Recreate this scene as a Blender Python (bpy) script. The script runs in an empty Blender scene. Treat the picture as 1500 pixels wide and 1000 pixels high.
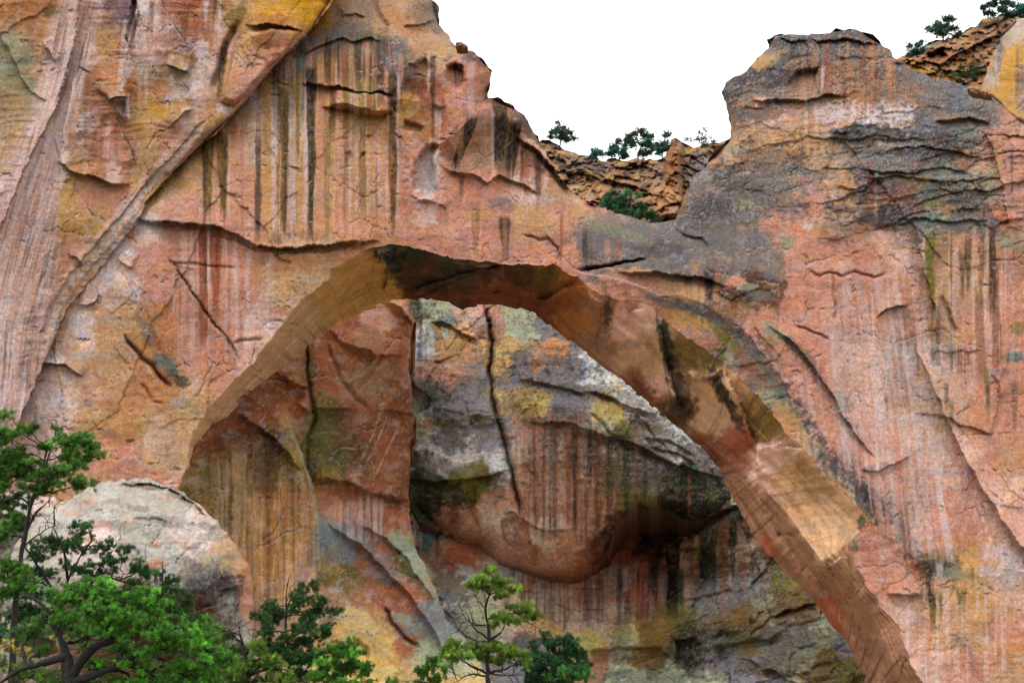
import bpy, math, random
import numpy as np
from mathutils import Vector

# ------------------------------------------------------------------ camera, sky, sun, exposure
scene = bpy.context.scene
COL = scene.collection
PITCH = math.radians(18.0)
FOC = 35.0
FPX = 1500 * FOC / 36.0
CAM = np.array([0.0, 0.0, 1.7])
cam_data = bpy.data.cameras.new("camera")
cam_data.lens = FOC
cam_data.sensor_width = 36.0
cam_data.clip_end = 3000.0
cam = bpy.data.objects.new("camera", cam_data)
COL.objects.link(cam)
cam.location = CAM.tolist()
cam.rotation_euler = (math.pi / 2 + PITCH, 0, 0)
scene.camera = cam

SUN_EL, SUN_AZ = math.radians(54), math.radians(222)     # azimuth clockwise from +Y
world = bpy.data.worlds.new("World")
scene.world = world
world.use_nodes = True
wn = world.node_tree
wn.nodes.clear()
sky = wn.nodes.new("ShaderNodeTexSky")
sky.sky_type = 'NISHITA'
sky.sun_disc = False
sky.sun_elevation = SUN_EL
sky.sun_rotation = SUN_AZ
sky.air_density = 1.0
sky.dust_density = 4.0
scl = wn.nodes.new("ShaderNodeVectorMath"); scl.operation = 'SCALE'; scl.inputs['Scale'].default_value = 0.10
mixc = wn.nodes.new("ShaderNodeMix"); mixc.data_type = 'RGBA'
mixc.inputs['Factor'].default_value = 0.86
mixc.inputs['B'].default_value = (1.78, 1.75, 1.70, 1)      # closed overcast layer
bg = wn.nodes.new("ShaderNodeBackground"); bg.inputs['Strength'].default_value = 1.0
wo = wn.nodes.new("ShaderNodeOutputWorld")
wn.links.new(sky.outputs['Color'], scl.inputs[0])
wn.links.new(scl.outputs['Vector'], mixc.inputs['A'])
wn.links.new(mixc.outputs['Result'], bg.inputs['Color'])
wn.links.new(bg.outputs['Background'], wo.inputs['Surface'])

sun_data = bpy.data.lights.new("sun", 'SUN')
sun_data.energy = 1.35
sun_data.angle = math.radians(14)
sun_data.color = (1.0, 0.95, 0.88)
sun = bpy.data.objects.new("sun", sun_data)
COL.objects.link(sun)
sd = Vector((math.sin(SUN_AZ) * math.cos(SUN_EL), math.cos(SUN_AZ) * math.cos(SUN_EL), math.sin(SUN_EL)))
sun.rotation_euler = sd.to_track_quat('Z', 'Y').to_euler()

scene.view_settings.view_transform = 'Standard'
scene.view_settings.look = 'None'
scene.view_settings.gamma = 1.0
scene.view_settings.exposure = 0.4
scene.view_settings.use_curve_mapping = False

# ------------------------------------------------------------------ noise
rs = np.random.RandomState(7)
_perm = rs.permutation(512)
_ang = rs.rand(512) * 2 * np.pi
_gx, _gy = np.cos(_ang), np.sin(_ang)
_rv = rs.rand(512)

def _h(ix, iy, seed):
    return _perm[(_perm[(ix + seed * 31) & 511] + iy + seed * 7) & 511]

def sm(t):
    t = np.clip(t, 0, 1)
    return t * t * (3 - 2 * t)

def ss(a, b, x):
    return sm((x - a) / (b - a))

def gn(x, y, seed=0):
    fx, fy = np.floor(x), np.floor(y)
    ix, iy = fx.astype(np.int64), fy.astype(np.int64)
    x = x - fx; y = y - fy
    u = x * x * x * (x * (x * 6 - 15) + 10); v = y * y * y * (y * (y * 6 - 15) + 10)
    def g(dx, dy):
        k = _h(ix + dx, iy + dy, seed)
        return _gx[k] * (x - dx) + _gy[k] * (y - dy)
    a = g(0, 0) * (1 - u) + g(1, 0) * u
    b = g(0, 1) * (1 - u) + g(1, 1) * u
    return (a * (1 - v) + b * v) * 1.5

def fbm(x, y, seed=0, octs=4, gain=0.5):
    s = 0; a = 1.0; t = 0
    for o in range(octs):
        s = s + a * gn(x * 2 ** o + 17.3 * o, y * 2 ** o - 9.1 * o, seed + o)
        t += a; a *= gain
    return s / t * 1.5

def ridged(x, y, seed=0, octs=3):
    s = 0; a = 1.0; t = 0
    for o in range(octs):
        s = s + a * (1 - np.abs(gn(x * 2 ** o + 5.7 * o, y * 2 ** o, seed + o)) * 2)
        t += a; a *= 0.5
    return s / t

def cells(x, y, seed=0):
    """worley: F1, F2, id value, offsets to the winning point"""
    fx, fy = np.floor(x), np.floor(y)
    ix, iy = fx.astype(np.int64), fy.astype(np.int64)
    d1 = np.full(x.shape, 9.0); d2 = np.full(x.shape, 9.0)
    idv = np.zeros(x.shape); ox = np.zeros(x.shape); oy = np.zeros(x.shape)
    for dx in (-1, 0, 1):
        for dy in (-1, 0, 1):
            k = _h(ix + dx, iy + dy, seed)
            px = fx + dx + _rv[k] - x
            py = fy + dy + _rv[(k * 7 + 3) & 511] - y
            d = np.sqrt(px * px + py * py)
            closer = d < d1
            d2 = np.where(closer, d1, np.minimum(d2, d))
            idv = np.where(closer, _rv[(k * 13 + 5) & 511], idv)
            ox = np.where(closer, px, ox); oy = np.where(closer, py, oy)
            d1 = np.where(closer, d, d1)
    return d1, d2, idv, ox, oy

# ------------------------------------------------------------------ pixel + depth  ->  place in metres
def at(px, py, Y):
    a = (np.asarray(px, float) - 750.0) / FPX
    b = (500.0 - np.asarray(py, float)) / FPX
    dy = math.cos(PITCH) - b * math.sin(PITCH)
    dz = math.sin(PITCH) + b * math.cos(PITCH)
    k = (Y - CAM[1]) / dy
    return np.stack([CAM[0] + a * k, np.broadcast_to(Y, a.shape) + 0.0 * k, CAM[2] + dz * k], -1)

# ------------------------------------------------------------------ 2D tools (u right, v down, 1500 x 1000 units)
def segdist(u, v, pts):
    """distance, side (+ = below when travelling right), param 0..1 along"""
    pts = np.asarray(pts, float)
    best = np.full(u.shape, 1e9); side = np.zeros(u.shape); par = np.zeros(u.shape)
    L = np.concatenate([[0], np.cumsum(np.hypot(*np.diff(pts, axis=0).T))])
    for i in range(len(pts) - 1):
        x0, y0 = pts[i]; x1, y1 = pts[i + 1]
        dx, dy = x1 - x0, y1 - y0
        ll = dx * dx + dy * dy + 1e-9
        t = np.clip(((u - x0) * dx + (v - y0) * dy) / ll, 0, 1)
        d = np.hypot(u - x0 - t * dx, v - y0 - t * dy)
        m = d < best
        best = np.where(m, d, best)
        side = np.where(m, np.sign(dx * (v - y0) - dy * (u - x0)), side)
        par = np.where(m, (L[i] + t * (L[i + 1] - L[i])) / L[-1], par)
    return best, side, par

def nearest_on(u, v, pts):
    pts = np.asarray(pts, float)
    best = np.full(u.shape, 1e9); nx = u.copy(); ny = v.copy()
    for i in range(len(pts) - 1):
        x0, y0 = pts[i]; dx, dy = pts[i + 1] - pts[i]
        ll = dx * dx + dy * dy + 1e-9
        t = np.clip(((u - x0) * dx + (v - y0) * dy) / ll, 0, 1)
        qx, qy = x0 + t * dx, y0 + t * dy
        d = np.hypot(u - qx, v - qy)
        m = d < best
        best = np.where(m, d, best); nx = np.where(m, qx, nx); ny = np.where(m, qy, ny)
    return nx, ny

def inpoly(u, v, pts):
    pts = np.asarray(pts, float); n = len(pts)
    c = np.zeros(u.shape, bool)
    for i in range(n):
        x0, y0 = pts[i]; x1, y1 = pts[(i + 1) % n]
        if y0 == y1: continue
        c ^= ((y0 > v) != (y1 > v)) & (u < (x1 - x0) * (v - y0) / (y1 - y0) + x0)
    return c

def densify(pts, step=6.0, rough=1.0, seed=3):
    """subdivide a polyline and roughen it, so an outline is a broken rock edge"""
    pts = np.asarray(pts, float); out = []
    for i in range(len(pts) - 1):
        n = max(1, int(np.hypot(*(pts[i + 1] - pts[i])) / step))
        for k in range(n): out.append(pts[i] + (pts[i + 1] - pts[i]) * k / n)
    out.append(pts[-1]); out = np.array(out)
    if rough:
        u, v = out[:, 0], out[:, 1]
        ju = fbm(u / 14, v / 14, seed, 3); jv = fbm(u / 14, v / 14, seed + 40, 3)
        out = out + rough * 3.2 * np.stack([ju, jv], -1)
    return out

def feats(u, v, Y, F):
    """F: carve the depth field. step / groove / patch / round"""
    wu = u + 3.0 * fbm(u / 22, v / 22, 50, 3); wv = v + 3.0 * fbm(u / 22, v / 22, 60, 3)
    for f in F:
        kind, pts = f[0], np.asarray(f[1], float)
        if kind == 'patch':
            amp, w = f[2], f[3]; M = w + 4
        elif kind == 'step':
            side, amp, w = f[2], f[3], f[4]; M = w * 4
        elif kind == 'groove':
            amp, w = f[2], f[3]; M = w * 4
        elif kind == 'round':
            R, amp = f[2], f[3]; M = R
        lo = pts.min(0) - M; hi = pts.max(0) + M
        idx = np.nonzero((wu > lo[0]) & (wu < hi[0]) & (wv > lo[1]) & (wv < hi[1]))[0]
        if not len(idx): continue
        a, b = wu[idx], wv[idx]
        if kind == 'round':
            a, b = u[idx], v[idx]
        if kind == 'patch':
            ring = np.vstack([pts, pts[:1]])
            d, _, _ = segdist(a, b, ring)
            ins = inpoly(a, b, pts)
            Y[idx] += amp * np.where(ins, ss(0, w, d), 0)
            continue
        d, s, t = segdist(a, b, pts)
        if kind == 'round':
            q = np.clip(1 - d / R, 0, 1)
            Y[idx] += amp * (1 - np.sqrt(np.maximum(0, 1 - q * q)))
            continue
        taper = np.clip(np.minimum(t, 1 - t) * 8, 0, 1)
        # fade past the ends
        if kind == 'step':
            Y[idx] -= amp * taper * np.exp(-(d / w)) * (s == side)
        else:
            Y[idx] += amp * taper * np.exp(-(d / w) ** 2)
    return Y

def rbf(ctrl):
    P = np.asarray(ctrl, float); n = len(P)
    q = P[:, :2] / 100.0
    A = np.zeros((n + 3, n + 3))
    A[:n, :n] = np.hypot(q[:, None, 0] - q[None, :, 0], q[:, None, 1] - q[None, :, 1])
    A[:n, n] = 1; A[:n, n + 1:] = q; A[n, :n] = 1; A[n + 1:, :n] = q.T
    w = np.linalg.solve(A, np.concatenate([P[:, 2], [0, 0, 0]]))
    def f(u, v):
        uu, vv = u / 100.0, v / 100.0
        r = w[n] + w[n + 1] * uu + w[n + 2] * vv
        for i in range(n):
            r = r + w[i] * np.sqrt((uu - q[i, 0]) ** 2 + (vv - q[i, 1]) ** 2 + 0.04)
        return r
    return f

def crackmask(u, v, seed=0):
    """thin broken joints and flake edges"""
    a = u + 5 * fbm(u / 20, v / 20, 601 + seed, 3); b = v + 5 * fbm(u / 20, v / 20, 605 + seed, 3)
    out = np.zeros(u.shape)
    for sc, th, k in ((130, 0.010, 0), (62, 0.012, 2)):
        d1, d2, idv, ox, oy = cells(a / sc, b / (sc * 0.72), 11 + seed + k)
        g = ss(0.24, 0.38, fbm(u / (sc * 1.1 + 14), v / (sc * .8 + 10), 611 + seed + k, 3))
        out = np.maximum(out, (1 - ss(th * .5, th * 1.8, d2 - d1)) * g)
    return out

_tick_cache = {}
def ticks(u, v, n, seed, length=(3, 10)):
    """many short broken flake edges: dark line, painted pale highlight under it, small step"""
    key = (len(u), float(u[0]), float(u[-1]), n, seed)
    if key in _tick_cache: return _tick_cache[key]
    rng = np.random.RandomState(seed)
    dark = np.zeros(u.shape); light = np.zeros(u.shape); hgt = np.zeros(u.shape)
    o = np.argsort(u); us = u[o]
    lo = (u.min(), v.min()); hi = (u.max(), v.max())
    X = rng.uniform(lo[0], hi[0], n * 3); Yv = rng.uniform(lo[1], hi[1], n * 3)
    keep = fbm(X / 70, Yv / 60, 640 + seed, 3) + rng.uniform(-.25, .25, n * 3) > 0.02
    X = X[keep][:n]; Yv = Yv[keep][:n]
    for x, y in zip(X, Yv):
        L = rng.uniform(*length) * (2.2 if rng.rand() < .06 else 1); an = rng.normal() * 0.25 + (0.30 if rng.rand() < .65 else -0.25)
        if rng.rand() < .14: an += 1.3
        c, s_ = math.cos(an), math.sin(an); cur = rng.uniform(-.02, .025); w = rng.uniform(.5, 1.05); jit = rng.uniform(0, 99)
        a0, a1 = np.searchsorted(us, (x - L, x + L)); idx = o[a0:a1]; idx = idx[np.abs(v[idx] - y) < L + 9]
        if not len(idx): continue
        p = (u[idx] - x) * c + (v[idx] - y) * s_; q = -(u[idx] - x) * s_ + (v[idx] - y) * c
        q = q - cur * p * p - 2.2 * gn(p / 3.5, p * 0 + jit, 9)
        t = np.clip(1 - (np.abs(p) / (L * .6)) ** 2, 0, 1)
        dark[idx] = np.maximum(dark[idx], t * (1 - ss(.5, 1.5, np.abs(q) / w)))
        light[idx] = np.maximum(light[idx], t * (1 - ss(.4, 1.6, np.abs(q - 2.6) / 1.6)))
        hgt[idx] += t * np.where(q > 0, np.exp(-q / 6) * .10, -np.exp(q / 4) * .05) * (L / 12) * np.clip(1 - np.abs(q) / 14, 0, 1)
    _tick_cache[key] = (dark, light, hgt)
    return _tick_cache[key]

def tickpaint(u, v, C, n, seed, k=.55):
    dk, lt, _ = ticks(u, v, n, seed)
    C = C * (1 - .3 * lt[:, None]) + LPAL['w'] * .3 * lt[:, None]
    m = (dk * k)[:, None]
    return C * (1 - m) + LPAL['k'] * m

def curtain(u, v, C, ell, items, slant=0.0, seed=0):
    """a sheet of parallel run-off marks: (colour, period, threshold, strength)"""
    cx, cy, rx, ry = ell
    d = np.hypot((u - cx) / rx, (v - cy) / ry) + 0.25 * fbm(u / 30, v / 60, 621 + seed, 3)
    reg = 1 - ss(0.7, 1.05, d)
    idx = np.nonzero(reg > 0)[0]
    a = u[idx] - slant * (v[idx] - cy); b = v[idx]
    for k, (ch, per, th, al) in enumerate(items):
        n = fbm(a / per + 0.2 * gn(a / per, b / 60, 3), b / (per * 40) + 9.0 * k, 631 + seed + k * 3, 3)
        m = ss(th, th + 0.10, n) * reg[idx] * al * (0.85 + 0.4 * fbm(a / 4, b / 8, 633, 3))
        m = np.clip(m, 0, 1)[:, None]
        C[idx] = C[idx] * (1 - m) + LPAL[ch] * m
    return C

def relief(u, v, mpp, big=0.6, mid=0.22, plates=0.25, strata=0.05, seed=0):
    x, z = u * mpp, v * mpp
    r = big * fbm(x / 9, z / 9, 70 + seed, 3)
    r += mid * fbm(x / 2.4, z / 2.4, 80 + seed, 4)
    if plates:
        wx = x + 0.35 * fbm(x / 2, z / 2, 90 + seed, 3); wz = z + 0.35 * fbm(x / 2, z / 2, 95 + seed, 3)
        for sc, am, lo in ((8.5, 0.9, -.9), (3.4, 0.45, -.25), (1.2, 0.16, .1)):
            d1, d2, idv, ox, oy = cells(wx / sc + .12 * wz / sc, wz / sc * 0.8, 3 + seed + int(sc * 10))
            m = ss(lo, lo + 0.25, fbm(x / (sc * 1.6), z / (sc * 1.6), 33 + seed + int(sc * 7), 2))
            tx = (idv * 7.31) % 1 - 0.5; ty = (idv * 3.77) % 1 - 0.5
            r += plates * am * m * (0.7 * (idv - 0.5) + 1.1 * ox * tx + 1.3 * oy * ty)
    r += 0.45 * mid * crackmask(u, v)
    if strata:
        wz = z + 0.35 * fbm(x / 4, z / 2, 12 + seed, 3)
        st = fbm(x / 9, wz / 0.42, 14 + seed, 4, 0.6)
        r += strata * st * 1.6 * (0.5 + ss(-.3, .5, fbm(x / 6, z / 6, 15 + seed, 2)))
    return r

# ------------------------------------------------------------------ rock colours (as measured on dry sandstone, sRGB)
PAL = {
 's': (207, 150, 124), 'p': (224, 184, 160), 'o': (200, 142, 96), 'y': (200, 158, 98), 'Y': (206, 152, 58),
 'r': (165, 98, 70), 'g': (122, 117, 111), 'd': (72, 69, 70), 'b': (44, 38, 30), 'w': (220, 200, 186),
 'm': (98, 94, 44), 't': (200, 162, 122), 'u': (134, 106, 112), 'e': (160, 160, 126), 'n': (158, 118, 90),
 'k': (84, 60, 40), 'l': (118, 116, 44), 'x': (118, 94, 50), 'c': (110, 132, 120), 'R': (134, 78, 52),
 'G': (62, 70, 48), 'W': (182, 176, 160), 'B': (26, 24, 20), 'O': (176, 116, 66),
}
def lin(c):
    c = np.asarray(c, float) / 255.0
    return np.where(c <= 0.04045, c / 12.92, ((c + 0.055) / 1.055) ** 2.4)
ALB = 0.86
LPAL = {k: lin(v) * ALB * np.array([0.66, 0.665, 0.76]) for k, v in PAL.items()}

def _punch(c):
    l = float(c @ np.array([.3, .6, .1])); c = np.clip(l + (c - l) * 1.12, .003, .9)
    return c * (l / 0.22) ** 0.14
LPAL = {k: _punch(v) for k, v in LPAL.items()}

def gridpaint(u, v, rows, cell=50.0):
    G = np.array([[LPAL[ch] for ch in r] for r in rows])
    H, W = G.shape[:2]
    w1 = fbm(u / 60, v / 90, 21, 5, 0.6); w2 = fbm(u / 60, v / 60, 26, 5, 0.6)
    gu = (u + 34 * w1 + 8 * fbm(u / 9, v / 9, 28, 4, .65)) / cell - 0.5; gv = (v + 34 * w2 + 8 * fbm(u / 9, v / 7, 32, 4, .65)) / cell - 0.5
    iu = np.clip(np.rint(gu).astype(int), 0, W - 1); iv = np.clip(np.rint(gv).astype(int), 0, H - 1)
    near = G[iv, iu]
    a = np.clip(gu, 0, W - 1.001); b = np.clip(gv, 0, H - 1.001)
    i0 = a.astype(int); j0 = b.astype(int); fa = sm(a - i0)[:, None]; fb = sm(b - j0)[:, None]
    bil = (G[j0, i0] * (1 - fa) + G[j0, i0 + 1] * fa) * (1 - fb) + (G[j0 + 1, i0] * (1 - fa) + G[j0 + 1, i0 + 1] * fa) * fb
    k = (0.42 + 0.3 * fbm(u / 12, v / 12, 29, 3))[:, None]
    return bil * (1 - k) + near * k

def splatpaint(u, v, pts, warp=22):
    w1 = fbm(u / 45, v / 60, 21, 4, 0.6); w2 = fbm(u / 45, v / 45, 26, 4, 0.6)
    a = u + warp * w1 + 7 * fbm(u / 9, v / 9, 28, 4, .65); b = v + warp * w2 + 7 * fbm(u / 9, v / 7, 32, 4, .65)
    acc = np.zeros((len(u), 3)); ws = np.zeros(len(u))
    for x, y, ch in pts:
        w = 1.0 / ((a - x) ** 2 + (b - y) ** 2 + 30) ** 3.6
        acc += w[:, None] * LPAL[ch]; ws += w
    return acc / ws[:, None]

def streaks(u, v, C, L):
    for s in L:
        x, y0, y1, w, ch, al = s[:6]
        sl = s[6] if len(s) > 6 else 0.0
        idx = np.nonzero((np.abs(u - x - sl * (v - y0) ) < w * 2.5 + 4) & (v > y0 - 12) & (v < y1 + 20))[0]
        if not len(idx): continue
        a, b = u[idx], v[idx]
        cx = x + sl * (b - y0) + 1.2 * fbm(b / 90, b * 0 + x, 31, 2)
        ww = w * 0.56 * (1.0 + 0.45 * fbm(b / 80, b * 0 + x * 3.1, 35, 2)) * (1 - 0.35 * np.clip((b - y0) / (y1 - y0), 0, 1))
        edge = np.abs(a - cx) - ww + 0.5 * gn(a / 2.2, b / 14, 36)
        m = 1 - ss(-1.0, 1.2, edge)
        m *= ss(-8, 6, b - y0 + 5 * gn(a / 3, a * 0, 37)) * (1 - ss(-30, 14, b - y1 + 14 * gn(a / 3, a * 0, 38)))
        m *= al * (0.92 + 0.3 * fbm(a / 4, b / 9, 39, 3))
        m = np.clip(m, 0, 1)[:, None]
        C[idx] = C[idx] * (1 - m) + LPAL[ch] * m
    return C

def blots(u, v, C, L, rough=0.75):
    """patches of lichen, bare or varnished rock, also shade painted in hollows: (cx, cy, rx, ry, angle, colour, strength)"""
    for cx, cy, rx, ry, an, ch, al in L:
        R = max(rx, ry) * 1.7
        idx = np.nonzero((np.abs(u - cx) < R) & (np.abs(v - cy) < R))[0]
        if not len(idx): continue
        a, b = u[idx] - cx, v[idx] - cy
        c, s = math.cos(math.radians(an)), math.sin(math.radians(an))
        p = (a * c + b * s) / rx; q = (-a * s + b * c) / ry
        d = np.sqrt(p * p + q * q)
        n = fbm(u[idx] / 13, v[idx] / 10, 44, 5, 0.65)
        m = 1 - ss(0.72, 1.12, d + rough * n)
        m = np.clip(m * al, 0, 1)[:, None]
        C[idx] = C[idx] * (1 - m) + LPAL[ch] * m
    return C

def lines(u, v, C, L):
    for pts, w, ch, al in L:
        P = np.asarray(pts, float)
        lo = P.min(0) - w * 3; hi = P.max(0) + w * 3
        idx = np.nonzero((u > lo[0]) & (u < hi[0]) & (v > lo[1]) & (v < hi[1]))[0]
        if not len(idx): continue
        d, s, t = segdist(u[idx], v[idx], P)
        ta = 0.35 + 0.65 * np.clip(np.minimum(t, 1 - t) * 6, 0, 1)
        ww = w * ta * (0.9 + 0.8 * fbm(u[idx] / 14, v[idx] / 14, 47, 3))
        m = (1 - ss(0.35, 1.2, d / np.maximum(ww, .3))) * al
        if w >= 8: m = m * ss(-.22, .12, fbm(u[idx] / 11, v[idx] / 8, 49, 4, .65))
        m = np.clip(m, 0, 1)[:, None]
        C[idx] = C[idx] * (1 - m) + LPAL[ch] * m
    return C

def grainpaint(u, v, C, amt=0.16, vert=0.10, lichen=0.0, speck=0.0, mott=1.0):
    """mineral grain, mottling, faint water streaks common to every rock"""
    n = amt * 1.5 * fbm(u / 34, v / 34, 101, 5, 0.65)
    n = n + amt * 0.7 * fbm(u / 5, v / 4, 104, 3)
    vm = ss(-.1, .5, fbm(u / 70, v / 90, 119, 2))
    n = n + vert * vm * (fbm(u / 5.5, v / 90, 106, 3) + 1.3 * fbm(u / 14, v / 260, 108, 3))
    C = C * np.exp(n)[:, None]
    if mott:
        for k, (ch, sx, sy, th, al) in enumerate((('y', 34, 22, .14, .42), ('w', 26, 20, .20, .38), ('r', 20, 12, .22, .40), ('k', 9, 6, .34, .45), ('w', 7, 5, .36, .40), ('o', 12, 9, .2, .35))):
            q = fbm((u + .35 * v) / sx, (v - .2 * u) / sy, 151 + 7 * k, 5, 0.68) 
            m = (ss(th, th + 0.14, q) * al * mott)[:, None]
            C = C * (1 - m) + (0.35 * C + 0.65 * LPAL[ch]) * m
        m = (crackmask(u, v) * 0.45)[:, None]
        C = C * (1 - m) + LPAL['k'] * m
        e = crackmask(u, v - 3.0)[:, None] * (1 - m) * 0.35          # painted highlight under a broken edge
        C = C * (1 - e) + LPAL['p'] * e
    hue = fbm(u / 24, v / 20, 111, 5, 0.65)[:, None]
    C = C * np.exp(hue * np.array([0.07, 0.0, -0.15]))
    hue = fbm(u / 60, v / 16, 116, 5, 0.65)[:, None]
    C = C * np.exp(hue * np.array([-0.06, 0.03, 0.10]))
    if lichen:
        m = ss(0.22, 0.5, fbm(u / 9, v / 6, 121, 4, 0.7) + 0.4 * fbm(u / 60, v / 50, 123, 2))[:, None] * lichen
        C = C * (1 - m) + LPAL['d'] * m
        m = ss(0.34, 0.55, fbm(u / 7, v / 6, 131, 4, 0.7) + 0.3 * fbm(u / 70, v / 60, 133, 2))[:, None] * lichen
        C = C * (1 - m) + LPAL['c'] * m
    if speck:
        m = ss(0.30, 0.5, fbm(u / 3.2, v / 2.8, 141, 3, 0.7) + 0.3 * fbm(u / 50, v / 50, 143, 2))[:, None] * speck
        C = C * (1 - m) + LPAL['W'] * m
    return np.clip(C, 0.004, 0.85)

# ------------------------------------------------------------------ materials
def new_mat(name):
    m = bpy.data.materials.new(name); m.use_nodes = True
    nt = m.node_tree; nt.nodes.clear()
    out = nt.nodes.new("ShaderNodeOutputMaterial")
    return m, nt, out

def rock_mat(name, s=1.0, bump=0.10, contrast=0.3, strata=0.5):
    """s = size multiplier of the texture features"""
    m, nt, out = new_mat(name)
    N, Lk = nt.nodes.new, nt.links.new
    b = N("ShaderNodeBsdfPrincipled"); b.inputs['Roughness'].default_value = 0.92
    b.inputs['Specular IOR Level'].default_value = 0.18
    at_ = N("ShaderNodeAttribute"); at_.attribute_name = "rock_colour"
    tc = N("ShaderNodeTexCoord")
    mp = N("ShaderNodeMapping"); mp.inputs['Scale'].default_value = (1 / s, 1 / s, 1 / s)
    Lk(tc.outputs['Object'], mp.inputs['Vector'])
    def noise(sc, det, rough=0.6, vec=None, dist=0.0):
        n = N("ShaderNodeTexNoise"); n.inputs['Scale'].default_value = sc; n.inputs['Detail'].default_value = det
        n.inputs['Roughness'].default_value = rough; n.inputs['Distortion'].default_value = dist
        Lk(vec or mp.outputs['Vector'], n.inputs['Vector']); return n
    def mrange(src, a, b_, c, d):
        r = N("ShaderNodeMapRange"); r.inputs['From Min'].default_value = a; r.inputs['From Max'].default_value = b_
        r.inputs['To Min'].default_value = c; r.inputs['To Max'].default_value = d
        Lk(src, r.inputs['Value']); return r.outputs['Result']
    n1 = noise(3.2, 6, 0.7)
    n2 = noise(7, 5, 0.7)
    st = N("ShaderNodeMapping"); st.inputs['Scale'].default_value = (0.12, 0.12, 3.0)
    Lk(mp.outputs['Vector'], st.inputs['Vector'])
    n3 = noise(1.6, 5, 0.7, st.outputs['Vector'], 0.6)
    v1 = mrange(n1.outputs['Fac'], 0.3, 0.7, 1 - contrast, 1 + contrast)
    v2 = mrange(n2.outputs['Fac'], 0.3, 0.7, 1 - contrast * 0.9, 1 + contrast * 0.9)
    v3 = mrange(n3.outputs['Fac'], 0.3, 0.7, 1 - contrast * strata, 1 + contrast * strata)
    def mul(a, c):
        k = N("ShaderNodeMath"); k.operation = 'MULTIPLY'; Lk(a, k.inputs[0]); Lk(c, k.inputs[1]); return k.outputs[0]
    tot = mul(mul(v1, v2), v3)
    sc = N("ShaderNodeVectorMath"); sc.operation = 'SCALE'
    Lk(at_.outputs['Color'], sc.inputs[0]); Lk(tot, sc.inputs['Scale'])
    Lk(sc.outputs['Vector'], b.inputs['Base Color'])
    # bump: grain + bedding + small pits
    vor = N("ShaderNodeTexVoronoi"); vor.feature = 'F1'; vor.inputs['Scale'].default_value = 2.2
    nd = noise(1.7, 3)
    mv = N("ShaderNodeMix"); mv.data_type = 'VECTOR'; mv.inputs['Factor'].default_value = 0.35
    Lk(mp.outputs['Vector'], mv.inputs['A']); Lk(nd.outputs['Color'], mv.inputs['B'])
    Lk(mv.outputs['Result'], vor.inputs['Vector'])
    def madd(a, f, c):
        k = N("ShaderNodeMath"); k.operation = 'MULTIPLY_ADD'; Lk(a, k.inputs[0]); k.inputs[1].default_value = f
        if c is None: k.inputs[2].default_value = 0
        else: Lk(c, k.inputs[2])
        return k.outputs[0]
    h = madd(n1.outputs['Fac'], 1.3, None)
    h = madd(n2.outputs['Fac'], 0.35, h)
    h = madd(n3.outputs['Fac'], strata, h)
    h = madd(vor.outputs['Distance'], 0.08, h)
    bp = N("ShaderNodeBump"); bp.inputs['Strength'].default_value = 1.0; bp.inputs['Distance'].default_value = bump * s
    Lk(h, bp.inputs['Height']); Lk(bp.outputs['Normal'], b.inputs['Normal'])
    Lk(b.outputs['BSDF'], out.inputs['Surface'])
    return m

M_ROCK = rock_mat("sandstone", 1.0, 0.13, 0.26, 0.12)
M_SMOOTH = rock_mat("smooth_sandstone", 1.0, 0.09, 0.16, 0.35)
M_FAR = rock_mat("lichened_sandstone", 1.4, 0.20, 0.30, 0.25)
M_BOULDER = rock_mat("pale_boulder_rock", 0.42, 0.12, 0.2, 0.2)

# ------------------------------------------------------------------ object tools
def tag(o, label=None, cat=None, group=None, kind=None):
    if label: o['label'] = label
    if cat: o['category'] = cat
    if group: o['group'] = group
    if kind: o['kind'] = kind
    return o

def empty(name, loc, label, cat, group=None):
    o = bpy.data.objects.new(name, None); COL.objects.link(o)
    o.location = [float(q) for q in loc]; o.empty_display_size = 0.5
    return tag(o, label, cat, group)

def link_mesh(name, V, F, mat, colour=None, parent=None, smooth=True, attr="rock_colour", origin=None):
    """V (n,3); F (m,3|4) int array or a list of those"""
    V = np.asarray(V, np.float32)
    if parent is not None:
        org = np.array(parent.location[:], np.float32)
    else:
        org = np.array(origin if origin is not None else [V[:, 0].mean(), V[:, 1].mean(), V[:, 2].min()], np.float32)
    me = bpy.data.meshes.new(name)
    Fs = F if isinstance(F, list) else [F]
    Fs = [np.asarray(f, np.int32) for f in Fs if len(f)]
    loops = np.concatenate([f.ravel() for f in Fs])
    sizes = np.concatenate([np.full(len(f), f.shape[1], np.int32) for f in Fs])
    starts = np.concatenate([[0], np.cumsum(sizes)[:-1]]).astype(np.int32)
    me.vertices.add(len(V)); me.vertices.foreach_set("co", (V - org).ravel())
    me.loops.add(len(loops)); me.loops.foreach_set("vertex_index", loops)
    me.polygons.add(len(sizes)); me.polygons.foreach_set("loop_start", starts)
    me.polygons.foreach_set("loop_total", sizes)
    me.polygons.foreach_set("use_smooth", np.full(len(sizes), smooth))
    me.update(calc_edges=True); me.validate()
    if colour is not None:
        at_ = me.color_attributes.new(attr, 'FLOAT_COLOR', 'POINT')
        at_.data.foreach_set("color", np.concatenate([colour, np.ones((len(colour), 1))], 1).astype(np.float32).ravel())
    me.materials.append(mat)
    o = bpy.data.objects.new(name, me); COL.objects.link(o)
    if parent is not None:
        o.parent = parent
    else:
        o.location = org.tolist()
    return o

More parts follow.
